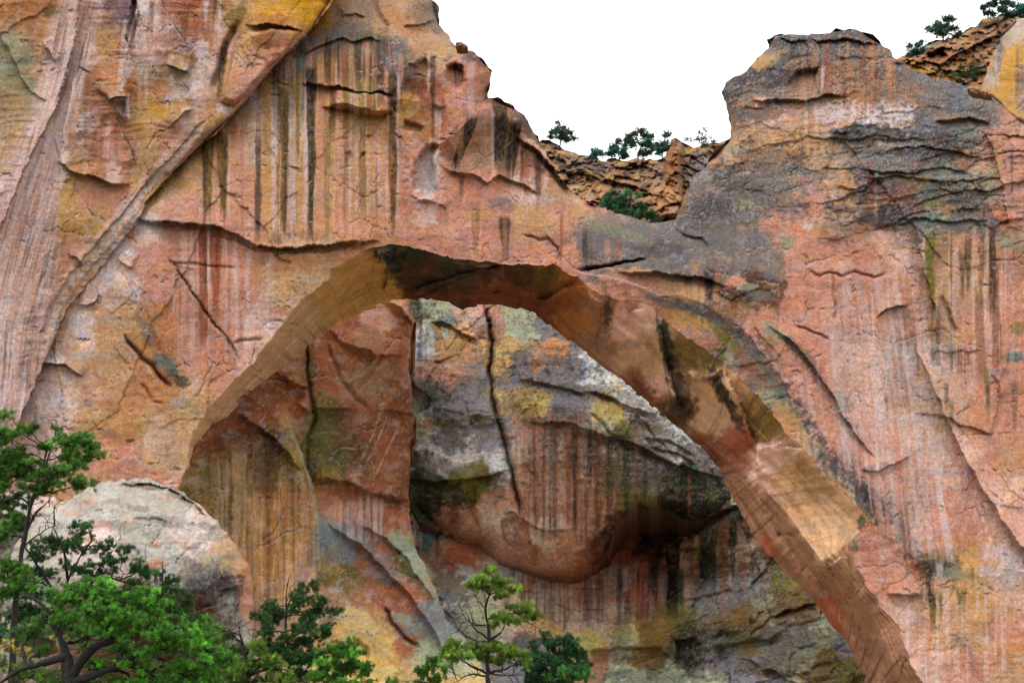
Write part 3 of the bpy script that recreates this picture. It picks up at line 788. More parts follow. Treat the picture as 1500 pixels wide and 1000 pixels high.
BL_FRONT = [
    (560, 15, 95, 42, 8, 't', .6), (500, 60, 60, 22, -12, 'g', .8), (470, 95, 30, 16, -30, 'y', .7), (600, 40, 45, 14, 30, 'o', .6), (640, 62, 30, 12, 20, 't', .6), (540, 55, 35, 8, 0, 'm', .5), (620, 20, 22, 18, 0, 'k', .4),
    (700, 86, 30, 10, 30, 'k', .65), (655, 75, 26, 8, 10, 'y', .6), (728, 150, 18, 10, 20, 'k', .8), (765, 178, 26, 10, 45, 'd', .8), (800, 212, 26, 7, 50, 'b', .6),
    (725, 205, 60, 46, 20, 'n', .75), (700, 220, 40, 26, 0, 't', .5), (790, 255, 30, 24, 40, 'r', .5), (520, 100, 50, 26, 0, 'k', .45), (480, 85, 30, 14, -20, 'd', .5), (565, 70, 30, 12, 10, 'k', .5), (690, 110, 24, 20, 0, 'r', .4), (610, 130, 20, 24, 0, 'r', .3), (560, 150, 30, 14, 0, 'r', .5), (530, 160, 30, 6, 0, 'k', .6), (715, 120, 8, 22, 0, 'n', .6), (780, 195, 30, 9, 48, 'k', .7),
    (735, 300, 22, 14, 0, 'g', .6), (742, 326, 12, 8, 0, 'd', .6), (700, 315, 26, 10, 0, 'y', .5), (800, 330, 40, 14, 10, 'y', .45), (860, 320, 46, 18, 22, 'y', .35), (940, 352, 90, 22, 12, 'g', .85), (1010, 350, 60, 24, 0, 'g', .75), (965, 365, 40, 14, 0, 'd', .6), (905, 340, 60, 10, 20, 'e', .4),
    (960, 392, 60, 10, 4, 'g', .8), (1010, 410, 50, 8, 8, 'd', .6), (925, 400, 40, 8, 0, 't', .8), (1120, 285, 70, 35, 20, 'g', .7), (1060, 320, 60, 16, -8, 'g', .8), (1080, 350, 60, 12, -8, 'g', .6),
    # lichen on the spine of the limb
    (985, 445, 42, 9, 20, 'g', .85), (1035, 468, 40, 10, 30, 'g', .9), (1085, 505, 42, 11, 42, 'g', .9), (1120, 548, 34, 10, 50, 'g', .9), (1150, 590, 36, 9, 55, 'c', .8), (1185, 650, 34, 9, 55, 'c', .75), (1228, 684, 36, 13, 40, 'd', .8),
    (1010, 470, 36, 12, 20, 'y', .8), (1062, 500, 16, 34, -20, 'l', .85), (1030, 495, 30, 12, 20, 's', .7), (1100, 540, 40, 12, 50, 'r', .4), (1130, 585, 20, 10, 40, 'e', .8), (1160, 620, 40, 15, 50, 'y', .75), (1068, 520, 8, 16, 0, 'W', .5),
    (1210, 655, 24, 8, 50, 'y', .7), (1240, 705, 20, 16, 40, 'e', .6), (1272, 725, 34, 14, 45, 'd', .9), (1300, 770, 48, 17, 55, 'd', .85), (1328, 815, 40, 14, 50, 'r', .7), (1330, 800, 30, 18, 50, 'd', .6), (1292, 800, 30, 50, -30, 's', .9), (1325, 855, 30, 14, 10, 's', .9),
    (1262, 755, 10, 16, -10, 'm', .9), (1248, 800, 12, 9, 0, 'm', .9), (1380, 832, 34, 13, 15, 'd', .85), (1405, 840, 26, 12, 10, 'e', .6),
    # second streak of lichen running down beside the limb
    (1140, 490, 36, 9, 35, 'e', .8), (1175, 520, 40, 10, 42, 'd', .7), (1205, 565, 34, 9, 58, 'u', .8), (1232, 590, 22, 13, 40, 'd', .8), (1245, 625, 34, 9, 55, 'd', .75), (1225, 595, 16, 8, 0, 'c', .8), (1112, 430, 24, 10, 20, 'g', .7), (1095, 420, 20, 6, 0, 'e', .7), (1075, 412, 14, 10, 0, 's', .8), (1290, 682, 26, 6, -14, 'd', .8),
    (1270, 640, 26, 36, 0, 's', .6), (1205, 500, 40, 26, 30, 's', .5),
    # butte lichens
    (1100, 110, 46, 14, -22, 'd', .85), (1150, 62, 40, 9, 0, 'd', .8), (1240, 58, 56, 13, 6, 'd', .8), (1120, 90, 24, 10, -20, 'y', .7), (1160, 108, 60, 12, -24, 'd', .7), (1220, 82, 50, 12, 0, 'g', .7), (1060, 150, 16, 24, 0, 'd', .6), (1110, 165, 44, 14, -6, 'd', .65), (1182, 125, 14, 18, 0, 's', .6),
    (1330, 110, 40, 13, 14, 'g', .8), (1340, 140, 60, 18, 5, 'n', .4), (1260, 165, 64, 15, 2, 'w', .8), (1310, 158, 30, 10, 2, 'w', .5), (1400, 145, 60, 16, 8, 'g', .8), (1280, 195, 60, 14, 4, 'd', .85), (1350, 185, 60, 10, 0, 'g', .7), (1385, 205, 60, 12, 4, 'd', .8), (1350, 225, 70, 12, 0, 'd', .7),
    (1165, 205, 60, 20, 10, 'y', .5), (1200, 225, 70, 20, 8, 't', .5), (1130, 235, 60, 20, 10, 'd', .5), (1415, 195, 22, 7, 10, 'c', .8), (1330, 262, 60, 8, 3, 'y', .4), (1400, 258, 60, 10, 3, 'g', .7), (1390, 285, 60, 20, 0, 'd', .8), (1300, 250, 40, 30, 0, 'g', .6), (1310, 285, 40, 16, 0, 'r', .5), (1380, 250, 30, 8, 0, 'c', .6), (1370, 305, 40, 12, 0, 'r', .4), (1425, 300, 30, 30, 0, 'd', .6), (1340, 325, 34, 14, 0, 'g', .8), (1410, 330, 50, 14, 0, 'g', .8), (1365, 300, 12, 9, 0, 'l', .8), (1365, 322, 16, 9, 0, 'c', .7),
    (1225, 305, 22, 9, 0, 'd', .7), (1250, 290, 26, 7, 0, 'd', .6), (1285, 320, 40, 12, 0, 'd', .8), (1180, 300, 12, 6, 0, 'd', .6), (1170, 260, 60, 18, 0, 'g', .45), (1090, 300, 22, 10, 0, 'e', .8), (1153, 354, 11, 8, 0, 'e', .95), (1185, 336, 16, 9, 0, 'o', .7), (1183, 333, 10, 5, 0, 'w', .7), (1060, 262, 30, 14, -20, 'g', .7), (1040, 305, 40, 16, 0, 'd', .6), (1045, 228, 12, 16, 30, 'o', .8),
    (1390, 520, 34, 22, 10, 'd', .8), (1365, 485, 20, 10, 0, 'y', .6), (1380, 505, 20, 10, 0, 'c', .6), (1405, 495, 22, 14, 0, 'y', .5), (1480, 350, 20, 20, 30, 'e', .6), (1490, 482, 14, 10, 0, 'l', .6), (1485, 522, 20, 8, 0, 'c', .9), (1395, 395, 26, 26, 0, 't', .5), (1470, 545, 20, 6, 0, 'g', .5), (1430, 610, 30, 40, 0, 'o', .5), (1440, 700, 30, 30, 0, 's', .4), (1480, 670, 24, 40, 0, 'y', .4), (1490, 760, 20, 30, 0, 's', .5),
    # left leg
    (135, 425, 22, 16, -40, 'w', .8), (165, 355, 40, 12, -45, 'w', .85), (115, 405, 34, 9, -60, 'w', .6), (165, 450, 26, 30, 20, 't', .4), (200, 480, 26, 50, -20, 'y', .4), (118, 520, 12, 8, 0, 'W', .7), (215, 485, 10, 26, -25, 'g', .6), (245, 535, 22, 12, 35, 'c', .85), (266, 558, 12, 10, 0, 'G', .8), (180, 580, 70, 30, 10, 'o', .5), (170, 620, 70, 20, 0, 'y', .45), (120, 560, 40, 30, 0, 't', .4), (265, 590, 16, 12, 0, 'W', .6), (280, 600, 16, 10, 30, 'e', .6), (160, 635, 20, 7, 10, 'u', .5), (191, 645, 6, 3, 0, 'b', .8), (70, 640, 40, 60, 0, 'w', .5), (230, 640, 20, 30, 0, 'w', .35), (130, 590, 12, 5, 0, 'u', .5),
    (400, 400, 34, 40, 0, 'y', .3), (370, 470, 14, 60, 30, 'w', .4), (430, 385, 46, 12, 0, 'o', .6), (390, 350, 14, 9, 0, 't', .6), (300, 585, 50, 14, -20, 'y', .35),
    (420, 210, 70, 60, 0, 'y', .35), (405, 130, 26, 26, -40, 'm', .75), (425, 100, 20, 20, -40, 'c', .4), (330, 225, 30, 20, -40, 'y', .4), (548, 200, 16, 30, 0, 'y', .25), (530, 320, 40, 20, 0, 'o', .4), (620, 190, 20, 20, 0, 'y', .35), (627, 252, 20, 40, 8, 'w', 1.0), (632, 262, 8, 24, 4, 'W', .6), (625, 316, 20, 16, 0, 'w', .6), (520, 285, 40, 24, 0, 's', .5),
    (455, 345, 30, 8, 0, 'k', .5), (400, 348, 20, 8, 0, 'k', .5), (330, 335, 60, 4, 0, 'k', .4),
    (1440, 880, 50, 26, 20, 'y', .6), (1400, 900, 30, 30, 0, 't', .5), (1480, 850, 26, 22, 0, 'W', .4), (1320, 900, 30, 30, 0, 'w', .35), (1480, 930, 30, 20, 0, 's', .5), (1370, 980, 30, 20, 0, 'n', .3),
]
LN_FRONT = [
    ([(848, 397), (870, 393), (900, 388), (948, 380)], 2.0, 'B', .8),
    ([(215, 297), (250, 256), (290, 216)], 3, 'k', .6),
    ([(180, 489), (200, 515), (222, 535), (238, 557), (253, 566)], 1.6, 'B', .6),
    ([(175, 484), (196, 514), (216, 538), (232, 562)], 1.6, 'p', .6),
    ([(243, 372), (276, 420), (302, 460), (320, 482), (352, 528)], 1.4, 'b', .55),
    ([(62, 533), (95, 535), (118, 550)], 1.8, 'b', .7),
    ([(190, 318), (220, 323), (262, 326), (310, 330), (345, 343)], 2.6, 'b', .6),  # this and the next line paint the shadow under the overhanging lip
    ([(375, 360), (410, 366), (450, 364), (500, 356)], 2.0, 'b', .6),
    ([(765, 342), (790, 352), (800, 351), (816, 362), (822, 384)], 1.2, 'k', .7),
    ([(1162, 474), (1180, 482), (1200, 490), (1214, 498)], 1.2, 'b', .7),
    ([(1285, 465), (1300, 452), (1330, 446)], 2.0, 'd', .8),
    ([(1222, 400), (1224, 440), (1220, 455)], 1.0, 'n', .6),
    ([(985, 332), (1010, 345), (1030, 348), (1037, 362)], 2.0, 'k', .7),
    ([(1078, 472), (1100, 490), (1133, 533), (1167, 577), (1200, 627), (1223, 667)], 3.2, 'p', .8),
    ([(850, 400), (905, 408), (935, 417), (965, 432)], 2.2, 'p', .5),
]
def paint_front(u, v):
    C = grainpaint(u, v, gridpaint(u, v, ROWS), 0.12, 0.06, mott=0.7)
    C = blots(u, v, C, BL_FRONT)
    C = curtain(u, v, C, (440, 225, 170, 150), [('w', 9, .12, .5), ('y', 14, .10, .45), ('x', 10, .24, .6), ('s', 16, .1, .5), ('r', 7, .3, .4)])
    C = curtain(u, v, C, (530, 95, 70, 50), [('k', 7, .15, .6), ('s', 8, .2, .5)], seed=3)
    C = curtain(u, v, C, (320, 430, 90, 110), [('w', 8, .10, .45), ('r', 10, .25, .4)], seed=4)
    C = curtain(u, v, C, (1290, 620, 130, 250), [('w', 9, .05, .45), ('w', 20, .0, .35), ('s', 12, .2, .5)], 0.12, seed=6)
    C = curtain(u, v, C, (1430, 440, 80, 130), [('k', 8, .24, .6), ('w', 9, .2, .4), ('s', 14, .1, .4)], seed=8)
    C = curtain(u, v, C, (1240, 110, 90, 70), [('d', 9, .12, .5), ('o', 10, .15, .5), ('r', 8, .25, .5)], seed=9)
    C = curtain(u, v, C, (1400, 930, 110, 90), [('w', 8, .1, .5), ('s', 12, .15, .5)], seed=10)
    C = streaks(u, v, C, ST_FRONT)
    C = lines(u, v, C, LN_FRONT)
    for off, w, ch, al in ((-20, 8, 'y', .6), (-11, 15, 'd', .85), (-14, 9, 'c', .6), (-4, 8, 'u', .5)):
        C = lines(u, v, C, [([(x + off * .72, y - off * .5) for x, y in ((1000, 440), (1053, 460), (1100, 490), (1133, 533), (1167, 577), (1200, 627), (1223, 667), (1262, 715), (1290, 760))], w, ch, al)])
    C = grainpaint(u, v, C, 0.08, 0.03, mott=0.08)
    # lichen crust only on the weathered upper butte and the saddle
    C = tickpaint(u, v, C, 2000, 3)
    wt = ss(850, 1000, u) * (1 - ss(300, 370, v + 60 * gn(u / 50, v / 40, 6)))
    L = grainpaint(u, v, C.copy(), 0.0, 0.0, 0.7, 0.5, mott=0)
    return C * (1 - wt[:, None]) + L * wt[:, None]

arch = empty("rock_arch", (0, 70, 0), "huge pink and orange sandstone arch with dark varnish streaks around one wide opening", "rock arch")
a2_out = SKYLINE + [(1570, 1130)] + RIM[::-1][0:] + [(-60, 1130), (-60, 640), (0, 560), (40, 480), (110, 390), (180, 280), (270, 190), (350, 110), (420, 30), (470, -60)]
V, F, C = sheet(a2_out, depth_front, paint_front, 1.6, back=3.5, close=False, skip=RIM, along=True)
link_mesh("cliff_face", V, F, M_ROCK, C, arch)

# the same face carried on past the edges of the photograph, coarser
for out in ([(1568, 181), (1640, 176), (1760, 190), (1900, 230), (2050, 260), (2150, 300), (2150, 1200), (1568, 1130), (1568, 181)],
            [(-520, 560), (-300, 600), (-58, 640), (-58, 1130), (-520, 1200), (-520, 560)]):
    V, F, C = sheet(out, depth_front, paint_front, 5.0, back=4.0, close=False, along=True)
    link_mesh("cliff_flank", V, F, M_ROCK, C, arch)

# ------------------------------------------------------------------ THE ARCH: underside and inner flank (rails: front edge, arris, rear edge)
UND = [  # front (u,v) | arris (u,v,depth behind front) | rear (u,v,depth behind front)
    ((246, 800), (247, 800, 1), (250, 800, 2)),
    ((262, 708), (263, 709, 1), (266, 712, 2)),
    ((274, 680), (275, 682, 1), (279, 684, 3)),
    ((276, 652), (277, 655, 1.5), (284, 657, 5)),
    ((290, 620), (297, 622, 3), (318, 618, 8)),
    ((330, 571), (338, 578, 5), (362, 577, 10)),
    ((370, 530), (385, 530, 5), (400, 543, 11)),
    ((402, 490), (425, 498, 5), (445, 514, 11)),
    ((440, 440), (462, 460, 5), (480, 484, 11)),
    ((480, 411), (500, 430, 5), (515, 463, 11)),
    ((515, 378), (535, 402, 4), (556, 448, 11)),
    ((548, 361), (566, 398, 4), (579, 440, 12)),
    ((575, 357), (590, 392, 6), (600, 438, 12)),
    ((640, 373), (645, 408, 6), (640, 441, 11)),
    ((690, 381), (690, 418, 6), (680, 449, 11)),
    ((750, 387), (740, 420, 6), (730, 446, 10)),
    ((790, 388), (778, 425, 6), (765, 453, 10)),
    ((815, 388), (800, 428, 6), (786, 460, 10)),
    ((840, 404), (822, 440, 6), (806, 476, 10)),
    ((862, 420), (846, 470, 6), (830, 496, 9.5)),
    ((925, 440), (885, 508, 6.5), (872, 527, 9)),
    ((960, 452), (918, 542, 6.5), (905, 551, 9)),
    ((1000, 492), (950, 573, 6.5), (938, 580, 9)),
    ((1033, 513), (985, 603, 6.5), (972, 607, 9)),
    ((1063, 533), (1014, 628, 6.5), (1003, 633, 9)),
    ((1103, 573), (1046, 660, 6.5), (1034, 662, 9)),
    ((1150, 633), (1088, 690, 6), (1058, 695, 9)),
    ((1200, 683), (1108, 703, 5), (1074, 733, 9)),
    ((1247, 733), (1150, 743, 4), (1100, 780, 9)),
    ((1273, 757), (1178, 785, 3), (1138, 824, 8.5)),
    ((1238, 797), (1206, 822, 1.2), (1180, 870, 8)),
    ((1250, 817), (1232, 836, 0.9), (1215, 910, 8)),
    ((1267, 853), (1256, 872, 1.0), (1240, 943, 7.5)),
    ((1293, 890), (1280, 905, 1.2), (1256, 975, 7.5)),
    ((1333, 967), (1312, 975, 1.5), (1280, 1030, 7)),
    ((1352, 1000), (1335, 1010, 1.5), (1292, 1060, 7)),
    ((1400, 1130), (1380, 1130, 1.5), (1325, 1140, 7)),
]
def rail_interp(P, n):
    P = np.asarray(P, float)
    L = np.concatenate([[0], np.cumsum(np.hypot(P[:, 0][1:] - P[:, 0][:-1], P[:, 1][1:] - P[:, 1][:-1]))])
    return P, L
fr = np.array([s[0] for s in UND], float); ar = np.array([s[1] for s in UND], float); re_ = np.array([s[2] for s in UND], float)
Lr = np.concatenate([[0], np.cumsum(np.hypot(*np.diff(fr, axis=0).T))])
NS = 900
sp = np.linspace(0, Lr[-1], NS)
ii = lambda A, k: np.interp(sp, Lr, A[:, k])
# front rail: follows the true rim so the two meshes meet
rim_ring = densify(a2_out + [a2_out[0]], 5.0, 1.0)
fu, fv = ii(fr, 0), ii(fr, 1)
fu, fv = nearest_on(fu, fv, rim_ring)
ju = 2.6 * fbm(sp / 22, sp * 0, 301, 3); jv = 2.6 * fbm(sp / 22, sp * 0, 305, 3)
_c = cells(sp / 34, sp * 0, 5)[2] - .5; _c2 = cells(sp / 13, sp * 0, 8)[2] - .5
kb, lb = 7 * _c + 3 * _c2, 5 * _c - 3 * _c2
au, av, ad = ii(ar, 0) + ju * .6, ii(ar, 1) + jv * .6, ii(ar, 2)
bu, bv_, bd = ii(re_, 0) + ju + kb, ii(re_, 1) + jv + lb, ii(re_, 2)
fY = depth_front(fu, fv)
MT = 90
T = np.linspace(0, 1, MT)[:, None]
w1 = np.clip(T * 2, 0, 1); w2 = np.clip(T * 2 - 1, 0, 1)
cu = fu * (1 - w1) + au * w1; cv = fv * (1 - w1) + av * w1; cY = fY + ad * w1
cu = cu * (1 - w2) + bu * w2; cv = cv * (1 - w2) + bv_ * w2; cY = cY * (1 - w2) + (fY + bd) * w2
u_, v_, Y_ = cu.ravel(), cv.ravel(), cY.ravel()
Tt = np.repeat(T[:, 0], NS)
fade = np.clip(np.minimum(Tt * 9, (1 - Tt) * 9), 0, 1)
rel = relief(u_, v_, MPP, 0.35, 0.10, 0.55, 0.02, seed=3)
F_UND = [
    ('step', [(548, 361), (560, 385), (568, 400), (562, 425), (580, 442)], -1, 1.6, 30),
    ('step', [(585, 445), (640, 425), (690, 402), (730, 385)], -1, 1.2, 26),
    ('step', [(600, 425), (660, 405), (700, 396), (755, 388)], 1, 0.8, 12),
    ('step', [(785, 436), (800, 440), (822, 424), (846, 416), (862, 422)], 1, 1.4, 16),
    ('patch', [(720, 425), (728, 422), (736, 425), (726, 428)], 0.5, 3),
    ('step', [(862, 420), (868, 450), (880, 490), (890, 520)], -1, 1.0, 20),
    ('step', [(880, 492), (905, 480), (918, 460), (948, 450)], 1, 1.1, 20),
    ('step', [(905, 515), (925, 505), (945, 508), (965, 512)], 1, 0.9, 18),
    ('step', [(985, 545), (1010, 552), (1040, 553), (1062, 540)], -1, 1.4, 22),
    ('step', [(966, 470), (975, 520), (985, 560), (1000, 600)], 1, 0.9, 30),
    ('step', [(1060, 535), (1075, 570), (1095, 620), (1108, 652)], 1, 1.0, 30),
    ('step', [(1108, 652), (1140, 658), (1165, 655), (1178, 658)], 1, 1.0, 30),
    ('step', [(1108, 650), (1110, 680), (1108, 703)], -1, 1.0, 14),
    ('groove', [(1140, 780), (1160, 785), (1175, 780)], 0.3, 2),
    ('step', [(1204, 812), (1213, 828), (1228, 818), (1245, 816)], 1, 1.0, 14),
    ('groove', [(1080, 720), (1115, 790), (1170, 860), (1215, 925), (1250, 1000)], 0.6, 6),
    ('groove', [(1110, 715), (1150, 790), (1200, 850), (1245, 915), (1290, 990)], 0.7, 6),
    ('groove', [(1130, 730), (1170, 800), (1225, 860), (1265, 920), (1310, 1000)], 0.5, 5),
]
cvY = feats(u_, v_, np.zeros_like(u_), F_UND)
Y_ = Y_ + (rel + cvY) * fade
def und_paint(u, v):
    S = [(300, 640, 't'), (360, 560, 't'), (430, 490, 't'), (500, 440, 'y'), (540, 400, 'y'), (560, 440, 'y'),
         (575, 380, 'G'), (600, 375, 'G'), (620, 400, 'k'), (610, 430, 'k'), (660, 395, 'G'), (700, 400, 'k'), (660, 430, 'k'), (720, 430, 'R'), (760, 405, 'k'), (750, 425, 'R'),  # ceiling: dark olive stain, darkened further to deepen its shade
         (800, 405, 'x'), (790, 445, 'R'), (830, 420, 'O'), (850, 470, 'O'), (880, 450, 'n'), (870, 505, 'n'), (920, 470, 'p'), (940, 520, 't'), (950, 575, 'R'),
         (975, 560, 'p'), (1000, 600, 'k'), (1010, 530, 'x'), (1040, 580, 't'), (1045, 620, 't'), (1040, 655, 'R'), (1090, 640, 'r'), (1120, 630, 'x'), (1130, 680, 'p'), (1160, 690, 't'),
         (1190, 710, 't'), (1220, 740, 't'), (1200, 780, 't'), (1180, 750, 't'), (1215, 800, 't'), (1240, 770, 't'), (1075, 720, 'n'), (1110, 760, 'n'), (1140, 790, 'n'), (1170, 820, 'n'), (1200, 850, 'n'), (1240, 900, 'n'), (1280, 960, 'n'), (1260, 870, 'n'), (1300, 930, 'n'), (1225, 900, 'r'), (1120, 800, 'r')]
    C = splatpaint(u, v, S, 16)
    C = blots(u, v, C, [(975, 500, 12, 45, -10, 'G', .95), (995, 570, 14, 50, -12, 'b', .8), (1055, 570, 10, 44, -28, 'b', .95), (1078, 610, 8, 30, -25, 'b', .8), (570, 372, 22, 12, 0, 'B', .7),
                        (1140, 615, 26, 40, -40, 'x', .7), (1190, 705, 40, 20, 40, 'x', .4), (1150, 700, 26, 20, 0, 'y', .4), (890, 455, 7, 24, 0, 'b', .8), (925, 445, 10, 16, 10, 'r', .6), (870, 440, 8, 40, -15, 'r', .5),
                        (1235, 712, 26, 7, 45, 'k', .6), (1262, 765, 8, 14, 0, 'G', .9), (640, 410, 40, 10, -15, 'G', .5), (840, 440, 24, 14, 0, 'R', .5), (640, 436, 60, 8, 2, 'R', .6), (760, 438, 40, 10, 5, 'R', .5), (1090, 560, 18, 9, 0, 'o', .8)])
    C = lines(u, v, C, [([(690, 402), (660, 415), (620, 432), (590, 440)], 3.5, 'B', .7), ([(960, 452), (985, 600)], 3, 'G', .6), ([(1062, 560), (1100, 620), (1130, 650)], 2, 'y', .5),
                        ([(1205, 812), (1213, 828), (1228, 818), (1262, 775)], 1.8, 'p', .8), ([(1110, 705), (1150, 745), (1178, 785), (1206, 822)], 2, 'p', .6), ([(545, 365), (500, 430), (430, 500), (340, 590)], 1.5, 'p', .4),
                        ([(880, 492), (905, 482), (918, 462)], 2, 'p', .5), ([(1005, 552), (1030, 555), (1060, 544)], 2, 'p', .7), ([(905, 515), (965, 512)], 1.5, 'p', .6), ([(1125, 655), (1180, 658)], 1.5, 'p', .5)])  # pale lines along the facet edges are painted highlights
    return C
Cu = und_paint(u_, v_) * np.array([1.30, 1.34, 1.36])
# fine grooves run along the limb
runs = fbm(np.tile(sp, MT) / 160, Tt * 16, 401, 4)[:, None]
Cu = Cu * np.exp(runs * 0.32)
Y_ = Y_ + 0.16 * fade * fbm(np.tile(sp, MT) / 160, Tt * 12, 401, 2)
Cu = grainpaint(u_, v_, Cu, 0.14, 0.03, mott=0.3)
Vu = at(u_, v_, Y_)
ou, ov = fu - au, fv - av
ol = np.hypot(ou, ov) + 1e-6
Vu[:NS] = at(fu + 4 * ou / ol, fv + 4 * ov / ol, fY + 0.5)
Vu[NS:2 * NS] = at(fu + 0.8 * ou / ol, fv + 0.8 * ov / ol, fY + 0.04)
j, i = np.meshgrid(np.arange(MT - 1), np.arange(NS - 1), indexing='ij')
q = (j * NS + i).ravel()
Fu = np.stack([q, q + NS, q + NS + 1, q + 1], 1)
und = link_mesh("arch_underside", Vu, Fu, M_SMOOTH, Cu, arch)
und['label'] = "shaded brown scalloped underside"

def rock_thing(name, label, cat, outline, ctrl, F, paint, mat=None, step=2.5, back=8.0, rough=1.0, rl=(0.5, 0.2, 0.3, 0.06), mpp=MPP, seed=0, relmask=None, group=None, along=False, extra=None, nt=None):
    base = rbf(ctrl)
    def depth(u, v):
        r = relief(u, v, mpp, *rl, seed=seed)
        if relmask is not None: r = r * relmask(u, v)
        if extra is not None: r = r + extra(u, v)
        if nt: r = r + ticks(u, v, *nt)[2]
        return feats(u, v, base(u, v) + r, F)
    V, Fc, C = sheet(outline, depth, paint, step, back, rough, close=False, along=along)
    o = link_mesh(name, V, Fc, mat or M_ROCK, C)
    tag(o, label, cat, group)
    return o, depth

# ------------------------------------------------------------------ the wall left of the long diagonal crack
W_OUT = [(-60, -60)] + CRACK + [(-60, 800), (-60, -60)]
def wall_flow(u, v, C):
    P = [(128, -40), (112, 40), (97, 110), (72, 190), (46, 270), (20, 360), (-6, 470), (-20, 620)]
    d, sd, t = segdist(u, v, P)
    q = d * -sd                                            # + towards the right of the trough
    reg = ss(-50, -16, q + 8 * gn(u / 30, v / 30, 6)) * (1 - ss(22, 34, q - 62 * ss(.35, .8, t) + 8 * gn(u / 30, v / 40, 5)))
    for k, (ch, per, th, al) in enumerate((('w', 30, -.6, .95), ('p', 14, .05, .7), ('n', 12, .26, .4), ('r', 7, .26, .4), ('p', 9, .12, .5), ('k', 4, .32, .55), ('u', 8, .3, .3), ('p', 4, .15, .4))):
        m = ss(th, th + .14, fbm(q / per, t * 5 + 3.3 * k, 701 + 3 * k, 3)) * reg * al
        C = C * (1 - m[:, None]) + LPAL[ch] * m[:, None]
    return C
